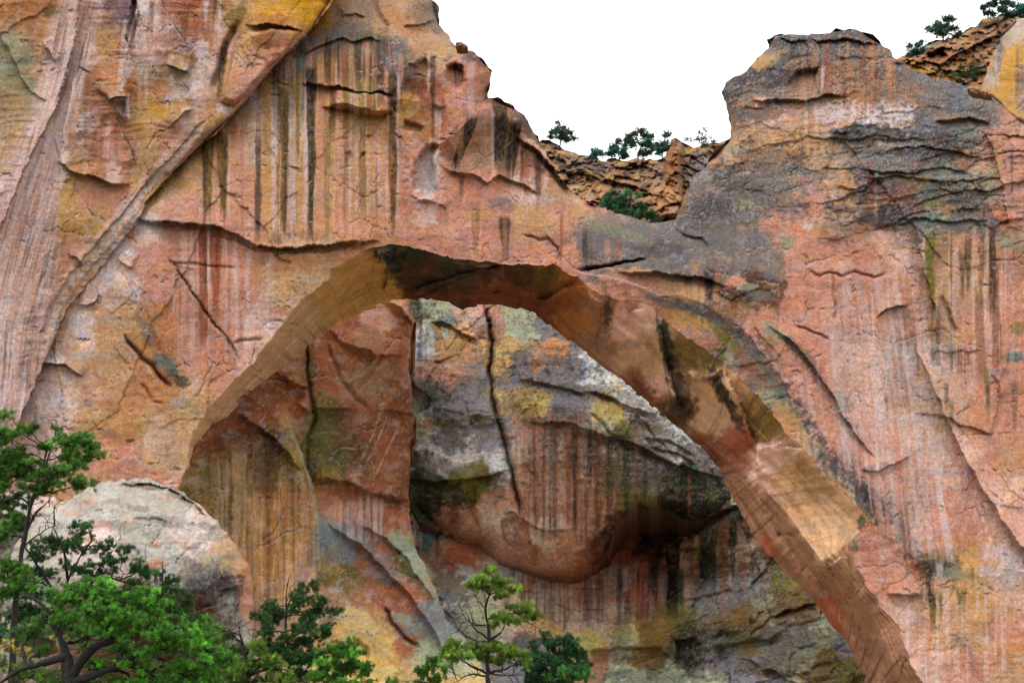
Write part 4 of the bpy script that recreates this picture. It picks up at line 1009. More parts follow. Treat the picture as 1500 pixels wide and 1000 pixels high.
def paint_wall(u, v):
    C = grainpaint(u, v, gridpaint(u, v, ROWS), 0.12, 0.06)
    C = blots(u, v, C, [
        (20, 90, 34, 60, 0, 'e', .5), (12, 110, 14, 22, 10, 'e', .6), (60, 30, 40, 24, 0, 'o', .5), (80, 18, 18, 10, 0, 'm', .75), (42, 35, 9, 12, 0, 'n', .7), (20, 160, 24, 50, 0, 'o', .4),
        (95, 60, 14, 70, 12, 'n', .6), (80, 150, 10, 70, 18, 'n', .7), (50, 240, 12, 90, 22, 'w', .8), (70, 230, 12, 60, 18, 'w', .8), (25, 300, 14, 90, 22, 'n', .6), (10, 280, 10, 60, 20, 's', .6), (78, 300, 16, 70, 10, 'w', .85), (50, 340, 20, 90, 15, 'w', .8), (20, 400, 16, 100, 15, 'w', .8),
        (110, 150, 10, 60, 10, 'o', .7), (118, 60, 10, 34, 0, 'o', .5), (140, 12, 16, 12, 0, 'u', .8), (262, 65, 36, 9, 10, 'u', .8), (250, 15, 30, 20, 0, 'r', .5), (290, 62, 14, 6, 20, 'u', .6), (150, 60, 26, 40, 0, 'y', .4), (135, 120, 14, 40, 0, 'r', .4),
        (150, 190, 26, 60, 5, 'r', .5), (220, 165, 30, 26, -20, 'y', .8), (245, 190, 26, 16, -20, 'm', .4), (245, 160, 34, 14, -10, 'Y', .5), (205, 190, 20, 20, 0, 'y', .6), (180, 155, 12, 18, 0, 'w', .9), (170, 215, 12, 30, -25, 's', .8), (250, 110, 30, 18, 0, 'e', .45), (255, 90, 34, 12, 0, 'y', .4), (295, 75, 12, 16, 0, 'w', .7), (298, 115, 18, 40, 20, 'w', .7), (280, 170, 14, 40, 35, 'w', .6), (250, 210, 16, 40, 40, 's', .6),
        (230, 70, 30, 26, 0, 's', .5), (180, 80, 14, 30, 15, 's', .6), (190, 95, 8, 40, 20, 'w', .8), (210, 15, 8, 24, 5, 'w', .7), (235, 130, 26, 14, 0, 'o', .5),
        (360, 130, 26, 36, -10, 's', .8), (375, 90, 24, 20, 0, 's', .7), (400, 58, 34, 14, -8, 'r', .8), (420, 40, 30, 12, -20, 'o', .8), (410, 12, 50, 16, 0, 'Y', .55), (395, 30, 34, 10, 0, 'O', .8), (345, 22, 14, 16, 0, 'm', .7), (445, 20, 22, 14, -30, 'Y', .6), (405, 50, 14, 8, 0, 'n', .8), (305, 150, 30, 26, 0, 's', .4), (328, 160, 12, 9, 20, 'w', .9),
        (300, 200, 24, 14, -35, 'n', .6), (270, 225, 26, 12, -40, 's', .8), (225, 270, 26, 8, -48, 'w', .8), (190, 305, 34, 9, -50, 'w', .7), (220, 215, 12, 40, 20, 'y', .5), (190, 270, 26, 14, 0, 'y', .4), (140, 290, 34, 24, 0, 's', .8), (95, 290, 14, 30, 20, 'y', .8), (130, 245, 30, 10, 10, 'o', .7), (100, 330, 20, 30, 0, 'y', .7), (70, 400, 22, 70, 15, 'o', .8), (55, 480, 16, 60, 15, 'y', .8), (110, 370, 26, 26, -20, 's', .6), (90, 420, 14, 30, -30, 'o', .6), (75, 480, 9, 60, 20, 'e', .5), (40, 560, 14, 60, 20, 'w', .6), (15, 520, 12, 60, 15, 'w', .8),
        (165, 250, 10, 24, 0, 'w', .6), (190, 330, 20, 8, -50, 'g', .6)])
    C = streaks(u, v, C, [
        (197, 0, 75, 7, 'k', .85, -.05), (206, 0, 110, 5, 'w', .9, -.28), (185, 30, 130, 6, 'w', .7, -.12), (222, 0, 60, 6, 'k', .6), (218, 30, 100, 5, 'n', .6, -.06), (214, 60, 160, 5, 'w', .5),
        (302, 0, 40, 6, 'w', .7), (315, 0, 90, 6, 'k', .55, -.1), (322, 0, 60, 5, 'w', .6), (330, 60, 150, 10, 'k', .8, -.12), (309, 10, 100, 5, 'o', .5), (385, 38, 70, 5, 'r', .7, -.2), (393, 36, 66, 4, 'r', .7, -.2), (355, 20, 70, 7, 'r', .4, -.2), (345, 60, 140, 5, 'r', .5, -.2),
        (270, 20, 60, 8, 'k', .5), (240, 0, 60, 10, 'r', .5), (285, 20, 70, 6, 'r', .5), (160, 180, 250, 8, 'w', .4, -.1), (170, 200, 250, 5, 'u', .5), (125, 130, 230, 5, 'k', .3), (145, 170, 230, 5, 's', .4), (205, 95, 160, 9, 'w', .35),
        (60, 130, 270, 6, 'k', .5, -.33), (45, 200, 330, 3, 'k', .7, -.35), (80, 130, 260, 4, 'r', .4, -.3), (30, 260, 400, 5, 'r', .4, -.28), (12, 200, 330, 5, 'r', .4, -.35), (70, 260, 380, 5, 's', .3, -.2), (30, 330, 520, 4, 'p', .5, -.15), (10, 380, 540, 5, 'k', .25, -.1), (50, 400, 600, 5, 'W', .35, -.2), (65, 470, 620, 6, 'e', .5, -.35)])
    C = wall_flow(u, v, C)
    for dx, w, ch, al in ((0, 12, 'w', .85), (-6, 4, 'W', .6), (7, 4, 'g', .5), (-14, 5, 'p', .7)):
        C = lines(u, v, C, [([(x + dx, y + dx * .6) for x, y in ((300, 182), (262, 228), (228, 266), (196, 306), (160, 350), (120, 396), (84, 450), (60, 520))], w, ch, al)])
    C = lines(u, v, C, [([(160, 149), (168, 143), (185, 143)], 1.8, 'b', .8), ([(85, 236), (100, 250), (130, 258), (160, 268)], 2.2, 'b', .6), ([(322, 150), (342, 157), (352, 146)], 2, 'b', .7), ([(243, 95), (258, 100), (274, 106)], 1.6, 'b', .7),
                        ([(188, 70), (200, 40), (205, 0)], 1.5, 'b', .5), ([(180, 195), (192, 215), (198, 240)], 1.8, 'k', .6), ([(495, -10), (455, 45), (400, 100), (350, 160), (290, 216), (215, 297)], 3.0, 'n', .6), ([(80, 205), (85, 225), (92, 240)], 1.5, 'b', .6)])
    return tickpaint(u, v, grainpaint(u, v, C, 0.09, 0.03, mott=0.12), 420, 5)
F_WALL = [
    ('step', [(320, 160), (290, 186), (254, 226), (218, 264), (184, 306), (148, 348), (108, 394), (72, 450), (50, 520)], 1, 0.25, 24),
    ('round', [(520, -60), (455, 45), (400, 100), (350, 160), (290, 216), (215, 297)], 14, 1.0),
    ('step', [(130, -60), (114, 10), (112, 50), (100, 95), (85, 150), (66, 190), (40, 240), (15, 300), (-20, 380)], 1, 0.8, 60),
    ('step', [(130, 40), (120, 80), (105, 130), (96, 180), (88, 230), (84, 300), (80, 350), (60, 420), (45, 500), (20, 600)], -1, 0.7, 30),
    ('patch', [(340, 60), (365, 45), (400, 38), (440, 42), (432, 72), (398, 102), (362, 140), (342, 158), (322, 150), (318, 130), (330, 100)], -1.3, 9),
    ('step', [(360, 38), (395, 34), (430, 42), (445, 46)], -1, 1.0, 18),
    ('groove', [(312, 135), (322, 100), (335, 60), (350, 30)], 1.0, 5),
    ('step', [(160, 150), (166, 144), (186, 143)], -1, 1.4, 14),
    ('patch', [(164, 150), (184, 145), (186, 180), (180, 192), (170, 178)], 0.5, 5),
    ('step', [(184, 142), (178, 110), (190, 75), (186, 40), (190, 0)], 1, 0.6, 18),
    ('patch', [(190, 0), (202, 0), (200, 40), (191, 72), (184, 60)], 0.7, 4),
    ('step', [(200, 0), (206, 30), (198, 65), (184, 105), (180, 140)], -1, 0.5, 12),
    ('step', [(222, 72), (250, 74), (275, 82), (290, 70)], 1, 0.5, 14),
    ('step', [(242, 94), (258, 100), (275, 107)], -1, 0.8, 14),
    ('step', [(165, 178), (180, 196), (192, 216), (200, 240)], 1, 0.7, 20),
    ('step', [(85, 234), (102, 250), (130, 256), (160, 268), (190, 270)], -1, 0.9, 26),
    ('step', [(285, 120), (262, 160), (240, 200), (222, 235), (215, 265)], -1, 0.7, 22),
    ('step', [(250, 185), (270, 165), (280, 158)], -1, 0.6, 8),
    ('step', [(0, 50), (20, 90), (40, 130), (70, 150)], -1, 0.4, 20),
    ('step', [(60, 60), (75, 80), (82, 90)], -1, 0.5, 12),
    ('step', [(165, 368), (150, 350), (120, 345)], -1, 0.4, 14),
    ('step', [(100, 372), (112, 378), (122, 390)], -1, 0.4, 10),
]
wall_ctrl = [(0, 0, 66.5), (0, 300, 65.5), (0, 600, 65.0), (-60, 780, 65.0), (100, 60, 69.0), (85, 250, 68.2), (50, 450, 67.2), (200, 60, 69.6), (170, 200, 69.0), (140, 330, 68.6),
             (350, 0, 70.6), (330, 120, 69.6), (470, 10, 71.6), (430, 73, 70.3), (350, 160, 69.4), (290, 216, 69.2), (215, 297, 69.2), (140, 402, 68.8), (95, 458, 68.3), (50, 565, 67.3)]
def wall_mask(u, v):
    d, s, t = segdist(u, v, [(110, 40), (85, 160), (50, 270), (20, 400), (0, 560)])
    return 0.35 + 0.65 * ss(15, 45, d)
left_wall, left_depth = rock_thing("cliff_wall", "tall ochre and pink sandstone wall with pale diagonal bands, left of the long slanting crack", "cliff", W_OUT, wall_ctrl, F_WALL, paint_wall, step=1.6, back=3.0, along=True, relmask=wall_mask, seed=5, nt=(420, 5))

V, F, C = sheet([(-58, -60), (-58, 800), (-200, 760), (-520, 700), (-520, -120), (-300, -90), (-58, -60)], left_depth, paint_wall, 5.0, back=3.0, close=False, along=True)
link_mesh("wall_flank", V, F, M_ROCK, C, left_wall)

# ------------------------------------------------------------------ behind the arch: red slab wall on the left
RS_OUT = [(225, 1130), (225, 560), (330, 520), (420, 440), (500, 400), (595, 400), (600, 440), (598, 452), (608, 470), (608, 492), (600, 515), (598, 540), (603, 570), (603, 595), (610, 608),
          (607, 640), (601, 660), (599, 700), (599, 738), (606, 765), (608, 800), (640, 868), (652, 905), (690, 945), (720, 1000), (740, 1130), (225, 1130)]
def paint_red(u, v):
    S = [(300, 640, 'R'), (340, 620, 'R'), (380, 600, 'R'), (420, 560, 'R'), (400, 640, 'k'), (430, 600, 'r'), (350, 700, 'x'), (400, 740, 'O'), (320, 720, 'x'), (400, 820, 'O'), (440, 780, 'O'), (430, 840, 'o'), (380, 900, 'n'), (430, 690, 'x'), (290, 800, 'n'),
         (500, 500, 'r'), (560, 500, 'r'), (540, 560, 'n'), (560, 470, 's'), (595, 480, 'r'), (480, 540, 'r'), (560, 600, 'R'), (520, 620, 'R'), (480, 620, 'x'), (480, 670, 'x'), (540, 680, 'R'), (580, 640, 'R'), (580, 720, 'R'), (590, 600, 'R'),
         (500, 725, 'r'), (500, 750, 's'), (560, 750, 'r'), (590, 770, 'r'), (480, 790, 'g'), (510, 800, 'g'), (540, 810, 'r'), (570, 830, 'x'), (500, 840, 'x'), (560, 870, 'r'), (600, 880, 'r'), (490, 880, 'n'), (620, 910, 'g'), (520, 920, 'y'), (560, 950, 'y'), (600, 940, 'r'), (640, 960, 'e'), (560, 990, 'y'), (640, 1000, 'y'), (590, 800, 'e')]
    C = splatpaint(u, v, S, 22)
    C = grainpaint(u, v, C, .1, 0, mott=.6)
    C = blots(u, v, C, [(470, 620, 30, 30, 0, 'm', .6), (480, 660, 34, 30, 30, 'm', .6), (455, 520, 8, 50, 0, 'G', .6), (530, 570, 30, 30, 0, 'n', .6), (526, 508, 12, 7, 0, 'O', .7), (560, 660, 40, 30, 30, 'r', .5), (520, 600, 20, 60, 30, 'r', .4), (395, 690, 12, 60, 0, 'k', .5), (430, 730, 14, 30, 0, 'k', .4),
                        (480, 775, 26, 16, 40, 'c', .6), (530, 790, 40, 10, 50, 'g', .7), (560, 830, 34, 20, 40, 'u', .5), (575, 450, 18, 10, 20, 'o', .7), (445, 840, 6, 40, 0, 'u', .5), (590, 905, 20, 8, 20, 'e', .6), (620, 840, 14, 50, -25, 'e', .6), (640, 930, 26, 16, 20, 'g', .7), (520, 905, 30, 7, 10, 'W', .3), (500, 960, 40, 20, 0, 'y', .6)])
    C = curtain(u, v, C, (380, 780, 90, 160), [('k', 9, .2, .55), ('t', 10, .1, .5), ('R', 14, .15, .4)], seed=31)
    C = curtain(u, v, C, (540, 760, 60, 40), [('w', 8, .2, .5), ('r', 8, .2, .5)], seed=33)
    C = lines(u, v, C, [([(560 + 9 * k, 600 + 6 * k), (545 + 8 * k, 640 + 5 * k), (520 + 9 * k, 690 + 4 * k)], 1.3, c, .4) for k, c in enumerate('ppRpR')])
    C = blots(u, v, C, [(385, 690, 14, 44, 0, 'k', .7), (340, 650, 40, 20, -20, 'k', .4), (500, 650, 46, 40, 40, 'G', .45), (545, 500, 26, 20, 0, 'n', .5), (520, 560, 30, 12, 20, 'n', .5), (430, 650, 12, 60, -15, 'y', .35), (440, 850, 12, 30, 0, 'u', .4)])
    C = streaks(u, v, C, [(x, 690, 960, 5, c, .3) for x, c in zip(range(300, 470, 11), 'nxtnOxtnxOtnxtnO')])
    C = lines(u, v, C, [([(450, 500), (452, 580), (470, 640), (460, 700)], 1.4, 'k', .6), ([(420, 620), (440, 660), (458, 715), (466, 770), (468, 850)], 3, 'e', .6), ([(460, 710), (500, 702), (540, 716), (600, 733)], 2, 'B', .5), ([(562, 885), (575, 910), (595, 935), (617, 948)], 2, 'B', .8),
                        ([(395, 705), (410, 715), (415, 750), (400, 780), (380, 790)], 1.3, 'b', .5), ([(405, 762), (412, 785), (430, 800)], 1.3, 'b', .6), ([(575, 600), (610, 612)], 1.5, 'b', .5)])
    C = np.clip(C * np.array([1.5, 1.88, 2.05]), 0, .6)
    return tickpaint(u, v, grainpaint(u, v, C, 0.16, 0.10, mott=0.35), 160, 7)
F_RED = [
    ('step', [(350, 625), (372, 660), (392, 700), (400, 740)], 1, 0.5, 20), ('step', [(470, 470), (500, 500), (540, 520), (600, 520)], -1, 0.5, 24), ('groove', [(480, 500), (500, 560), (540, 600)], 0.5, 3), ('step', [(440, 660), (452, 640), (470, 630)], 1, 0.8, 12),
    ('round', [(595, 400), (608, 470), (598, 540), (610, 608), (601, 660), (599, 738), (608, 800)], 16, 2.5),
    ('step', [(455, 706), (480, 700), (505, 704), (540, 718), (600, 736)], -1, 2.2, 60),
    ('step', [(420, 600), (440, 660), (458, 715), (466, 770), (468, 850), (466, 960)], 1, 2.0, 70),
    ('step', [(350, 605), (370, 618), (400, 640), (422, 665), (440, 690)], -1, 1.2, 24),
    ('groove', [(450, 490), (452, 560), (462, 610), (452, 640), (448, 700)], 0.9, 2.6),
    ('step', [(430, 590), (455, 600), (480, 598), (520, 600)], -1, 0.8, 20),
    ('step', [(400, 540), (425, 560), (450, 570)], -1, 1.2, 24),
    ('step', [(560, 600), (590, 604), (611, 612)], -1, 0.5, 18),
    ('step', [(560, 440), (590, 455), (606, 478)], -1, 0.9, 12),
    ('step', [(475, 765), (500, 780), (530, 800), (560, 830), (600, 870), (640, 930), (670, 990)], -1, 1.5, 34),
    ('step', [(525, 768), (560, 785), (590, 810), (612, 845), (640, 880)], -1, 1.3, 20),
    ('step', [(525, 768), (530, 790), (550, 812)], 1, 1.0, 12),
    ('groove', [(560, 885), (575, 912), (595, 936), (618, 948)], 1.2, 3),
    ('step', [(480, 905), (520, 900), (560, 915), (600, 950), (640, 960)], 1, 1.4, 30),
    ('step', [(480, 940), (530, 925), (560, 955), (600, 990)], 1, 1.4, 24),
    ('groove', [(520, 935), (535, 950), (538, 965)], 0.8, 3),
    ('step', [(520, 510), (540, 512), (548, 525), (530, 550), (505, 560)], -1, 0.5, 14),
    ('step', [(395, 700), (412, 718), (414, 750), (400, 780), (380, 792)], 1, 0.35, 10),
]
red_ctrl = [(225, 560, 80), (225, 1000, 76), (300, 650, 83), (330, 850, 80.5), (400, 560, 87), (420, 700, 86), (440, 850, 84), (500, 450, 91), (590, 450, 92.5), (600, 650, 93.5), (540, 620, 91), (480, 640, 89.5),
            (500, 760, 90.5), (590, 790, 93.5), (500, 900, 85), (600, 900, 88), (500, 1000, 80), (640, 960, 86), (700, 1000, 84), (600, 1130, 76), (300, 1130, 74)]
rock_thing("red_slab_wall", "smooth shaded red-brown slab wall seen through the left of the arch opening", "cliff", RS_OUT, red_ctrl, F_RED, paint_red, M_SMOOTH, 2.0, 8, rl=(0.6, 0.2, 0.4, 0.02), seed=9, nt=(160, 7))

# ------------------------------------------------------------------ behind the arch: grey domed cliff (two masses split by a crack)
def paint_dome(u, v):
    S = [(610, 450, 'm'), (640, 460, 'e'), (690, 470, 't'), (660, 500, 'y'), (620, 500, 'w'), (650, 540, 's'), (700, 560, 'g'), (640, 590, 'g'), (690, 620, 'g'), (630, 620, 'e'), (680, 660, 'W'), (630, 660, 'W'), (640, 720, 'G'), (620, 740, 'G'), (690, 710, 'm'), (720, 640, 'g'), (735, 680, 'W'),
         (670, 750, 'n'), (720, 760, 's'), (740, 730, 'n'), (690, 780, 'n'), (700, 450, 's'), (720, 480, 'n'), (735, 520, 'y'), (760, 470, 'e'), (800, 480, 'g'), (850, 500, 'g'), (810, 510, 'o'), (760, 540, 'g'), (820, 550, 'g'), (880, 550, 'w'), (930, 590, 'W'), (770, 590, 'y'), (830, 590, 'g'), (900, 600, 'y'), (960, 620, 'W'), (1000, 650, 'W'), (1040, 680, 'g'),
         (870, 640, 'e'), (920, 640, 'm'), (770, 620, 'n'), (800, 640, 'n'), (850, 660, 'k'), (760, 670, 's'), (800, 700, 'n'), (840, 720, 'n'), (780, 740, 'n'), (900, 700, 'm'), (950, 690, 'g'), (1000, 700, 'G'), (1050, 720, 'G'), (930, 730, 'm'), (880, 740, 'n'), (800, 780, 's'), (840, 800, 'n'), (770, 800, 'n'), (860, 820, 'R'), (900, 790, 'B'), (940, 780, 'R'), (980, 760, 'B'), (1020, 740, 'B')]
    C = np.clip(splatpaint(u, v, S, 26) * np.array([2.6, 2.8, 3.0]) * (0.62 + 0.40 * ss(480, 640, v))[:, None], 0, .62)  # colour gain grows downward to offset weaker light on the lower dome
    C = blots(u, v, C, [(690, 460, 30, 16, 30, 'w', .5), (655, 470, 14, 10, 0, 'c', .7), (635, 495, 16, 20, 0, 'm', .4), (670, 520, 40, 20, 10, 'o', .5), (665, 545, 40, 8, 5, 'o', .6), (630, 575, 12, 20, 0, 'c', .7), (632, 612, 14, 10, 0, 'k', .6), (627, 620, 14, 8, 0, 'y', .8), (700, 615, 14, 10, 0, 'm', .7), (660, 640, 30, 30, 0, 'g', .7), (625, 700, 26, 50, -20, 'G', .9), (660, 725, 30, 20, 20, 'G', .85), (640, 680, 60, 10, 10, 'W', .6), (720, 700, 26, 14, 0, 'x', .7), (665, 755, 10, 16, 0, 'r', .6),
                        (770, 525, 30, 10, 10, 'd', .7), (830, 530, 50, 9, 14, 'g', .8), (860, 575, 50, 9, 14, 'd', .5), (800, 510, 40, 8, 8, 'o', .6), (760, 600, 30, 9, 10, 'y', .5), (880, 575, 30, 8, 20, 'k', .5), (930, 590, 50, 10, 28, 'W', .6), (970, 645, 50, 22, 25, 'W', .85), (1020, 665, 30, 14, 25, 'g', .6), (930, 655, 60, 18, 20, 'G', .7), (885, 645, 40, 12, 5, 'c', .6), (960, 700, 60, 22, 0, 'G', .7), (1040, 705, 30, 20, 0, 'G', .7), (845, 615, 20, 9, 0, 'r', .7), (785, 618, 20, 8, 0, 'm', .8), (815, 620, 12, 8, 0, 'm', .8), (765, 585, 20, 14, 0, 'o', .4), (880, 800, 30, 14, -10, 'R', .6), (980, 758, 60, 18, 0, 'B', .95), (925, 765, 30, 26, -30, 'B', .85), (890, 815, 24, 12, -25, 'R', .6)])  # black blots paint the shade of the hollow below the lip
    C = _dome_curtain(u, v, C)
    C = streaks(u, v, C, [(770, 620, 760, 7, 's', .5), (782, 620, 740, 5, 'r', .7), (790, 615, 770, 6, 's', .6), (798, 620, 740, 4, 'k', .5), (806, 620, 760, 6, 'W', .4), (814, 620, 770, 5, 'r', .7), (823, 625, 740, 5, 'w', .5), (832, 640, 770, 6, 'r', .7), (842, 635, 780, 5, 'b', .8), (850, 640, 760, 5, 's', .6), (858, 640, 730, 4, 'w', .5), (865, 645, 720, 5, 'b', .8), (873, 650, 790, 8, 'r', .7), (882, 640, 780, 6, 's', .5), (892, 645, 760, 8, 'G', .7), (905, 640, 760, 8, 'c', .5), (918, 660, 770, 7, 'G', .6), (930, 650, 780, 7, 'n', .4), (945, 660, 740, 8, 'G', .7), (960, 670, 760, 6, 'n', .4), (975, 690, 760, 9, 'G', .6), (1010, 690, 760, 5, 'o', .5),
                          (616, 445, 540, 7, 'k', .6), (624, 450, 530, 4, 'W', .5), (609, 440, 480, 8, 'G', .8), (722, 455, 560, 12, 'n', .7, -.05), (712, 450, 500, 8, 'k', .6, .2)])
    C = lines(u, v, C, [([(708, 445), (716, 470), (722, 500), (718, 545), (722, 580), (732, 620), (745, 665), (757, 720), (768, 762)], 2.0, 'k', .6), ([(620, 530), (660, 548), (720, 552)], 1.5, 'n', .5)])
    C = grainpaint(u, v, C, 0.2, 0.05, mott=0.4)
    C = tickpaint(u, v, C, 330, 9)
    wt = (1 - ss(620, 700, v - 0.25 * (u - 700)))
    L = grainpaint(u, v, C.copy(), 0, 0, 0.6, 0.5, mott=0)
    return C * (1 - wt[:, None]) + L * wt[:, None]
def _dome_curtain(u, v, C):
    return curtain(u, v, C, (840, 700, 100, 100), [('p', 8, .08, .7), ('k', 7, .2, .6), ('r', 12, .18, .5), ('G', 10, .34, .5)], seed=12)
F_DOME = [
    ('step', [(722, 500), (750, 488), (790, 496), (830, 512)], 1, 0.9, 26), ('step', [(630, 470), (660, 478), (700, 500)], -1, 0.8, 20), ('step', [(640, 600), (670, 612), (700, 606), (725, 612)], 1, 0.8, 20), ('groove', [(860, 600), (900, 640), (930, 662)], 0.6, 3), ('step', [(760, 556), (800, 560), (860, 580)], -1, 0.7, 14), ('step', [(940, 640), (980, 646), (1020, 668)], -1, 0.5, 8), ('step', [(950, 655), (990, 662), (1020, 680)], -1, 0.5, 8),
    ('groove', [(708, 440), (716, 470), (722, 500), (718, 545), (722, 580), (732, 620), (745, 665), (757, 720), (768, 770)], 2.2, 3.2),
    ('step', [(708, 440), (716, 470), (722, 500), (718, 545), (722, 580), (732, 620), (745, 665), (757, 720), (768, 770)], -1, 1.0, 40),
    ('round', [(700, 800), (740, 828), (800, 842), (850, 846), (880, 820)], 60, 5.0),
    ('round', [(612, 742), (640, 770), (670, 785), (700, 802)], 34, 3.5),
    ('step', [(600, 700), (640, 706), (690, 700), (745, 690)], -1, 1.6, 30),
    ('step', [(600, 530), (650, 545), (715, 552)], 1, 1.4, 40),
    ('step', [(722, 552), (760, 528), (800, 524), (850, 540), (920, 575), (980, 620)], 1, 1.8, 50),
    ('step', [(760, 590), (810, 592), (860, 600), (920, 628)], 1, 0.9, 30),
    ('step', [(850, 572), (890, 580), (930, 600), (990, 612)], -1, 0.8, 12),
    ('step', [(770, 620), (830, 618), (890, 640), (930, 650), (990, 680), (1060, 700)], -1, 1.0, 20),
    ('round', [(850, 843), (884, 812), (902, 770), (935, 742), (985, 748), (1020, 762), (1080, 738)], 22, 3.0),
    ('patch', [(732, 760), (752, 752), (775, 766), (782, 800), (760, 810), (735, 795)], 1.6, 7),
    ('step', [(735, 752), (750, 748), (772, 765), (800, 778), (840, 776)], -1, 1.2, 16),
    ('step', [(655, 735), (668, 738), (676, 760), (672, 778)], 1, 0.9, 12),
    ('groove', [(692, 708), (690, 750), (700, 775)], 0.8, 4),
    ('groove', [(782, 800), (784, 830)], 0.8, 3),
]
dome_ctrl = [(600, 430, 106), (720, 440, 109), (800, 450, 110), (900, 500, 109), (620, 560, 102), (690, 600, 101), (640, 690, 98.5), (700, 740, 98.5), (640, 770, 101), (600, 650, 101), (770, 540, 103.5), (850, 580, 102), (950, 640, 103),
             (1060, 700, 104), (800, 650, 98), (860, 720, 96.5), (800, 780, 96.5), (840, 840, 98.5), (740, 820, 99), (930, 740, 98), (940, 800, 101), (1020, 760, 103), (1110, 740, 105), (1100, 600, 106)]
RD_OUT = [(700, 420), (900, 420), (1130, 560), (1160, 700), (1120, 735), (1080, 738), (1048, 748), (1020, 762), (1000, 760), (985, 748), (960, 741), (935, 742), (915, 752), (902, 770), (896, 790), (884, 812), (870, 832), (850, 843), (800, 840), (770, 832), (735, 824), (705, 806),
          (675, 788), (640, 772), (614, 762), (600, 742), (592, 700), (590, 620), (592, 560), (594, 500), (585, 450), (585, 420), (700, 420)]
rock_thing("domed_cliff", "bulging grey domed cliff split by a vertical crack, seen through the arch opening", "cliff", RD_OUT, dome_ctrl, F_DOME, paint_dome, M_FAR, 1.8, 12, rl=(0.7, 0.3, 1.0, 0.06), mpp=0.07, seed=13, nt=(330, 9))

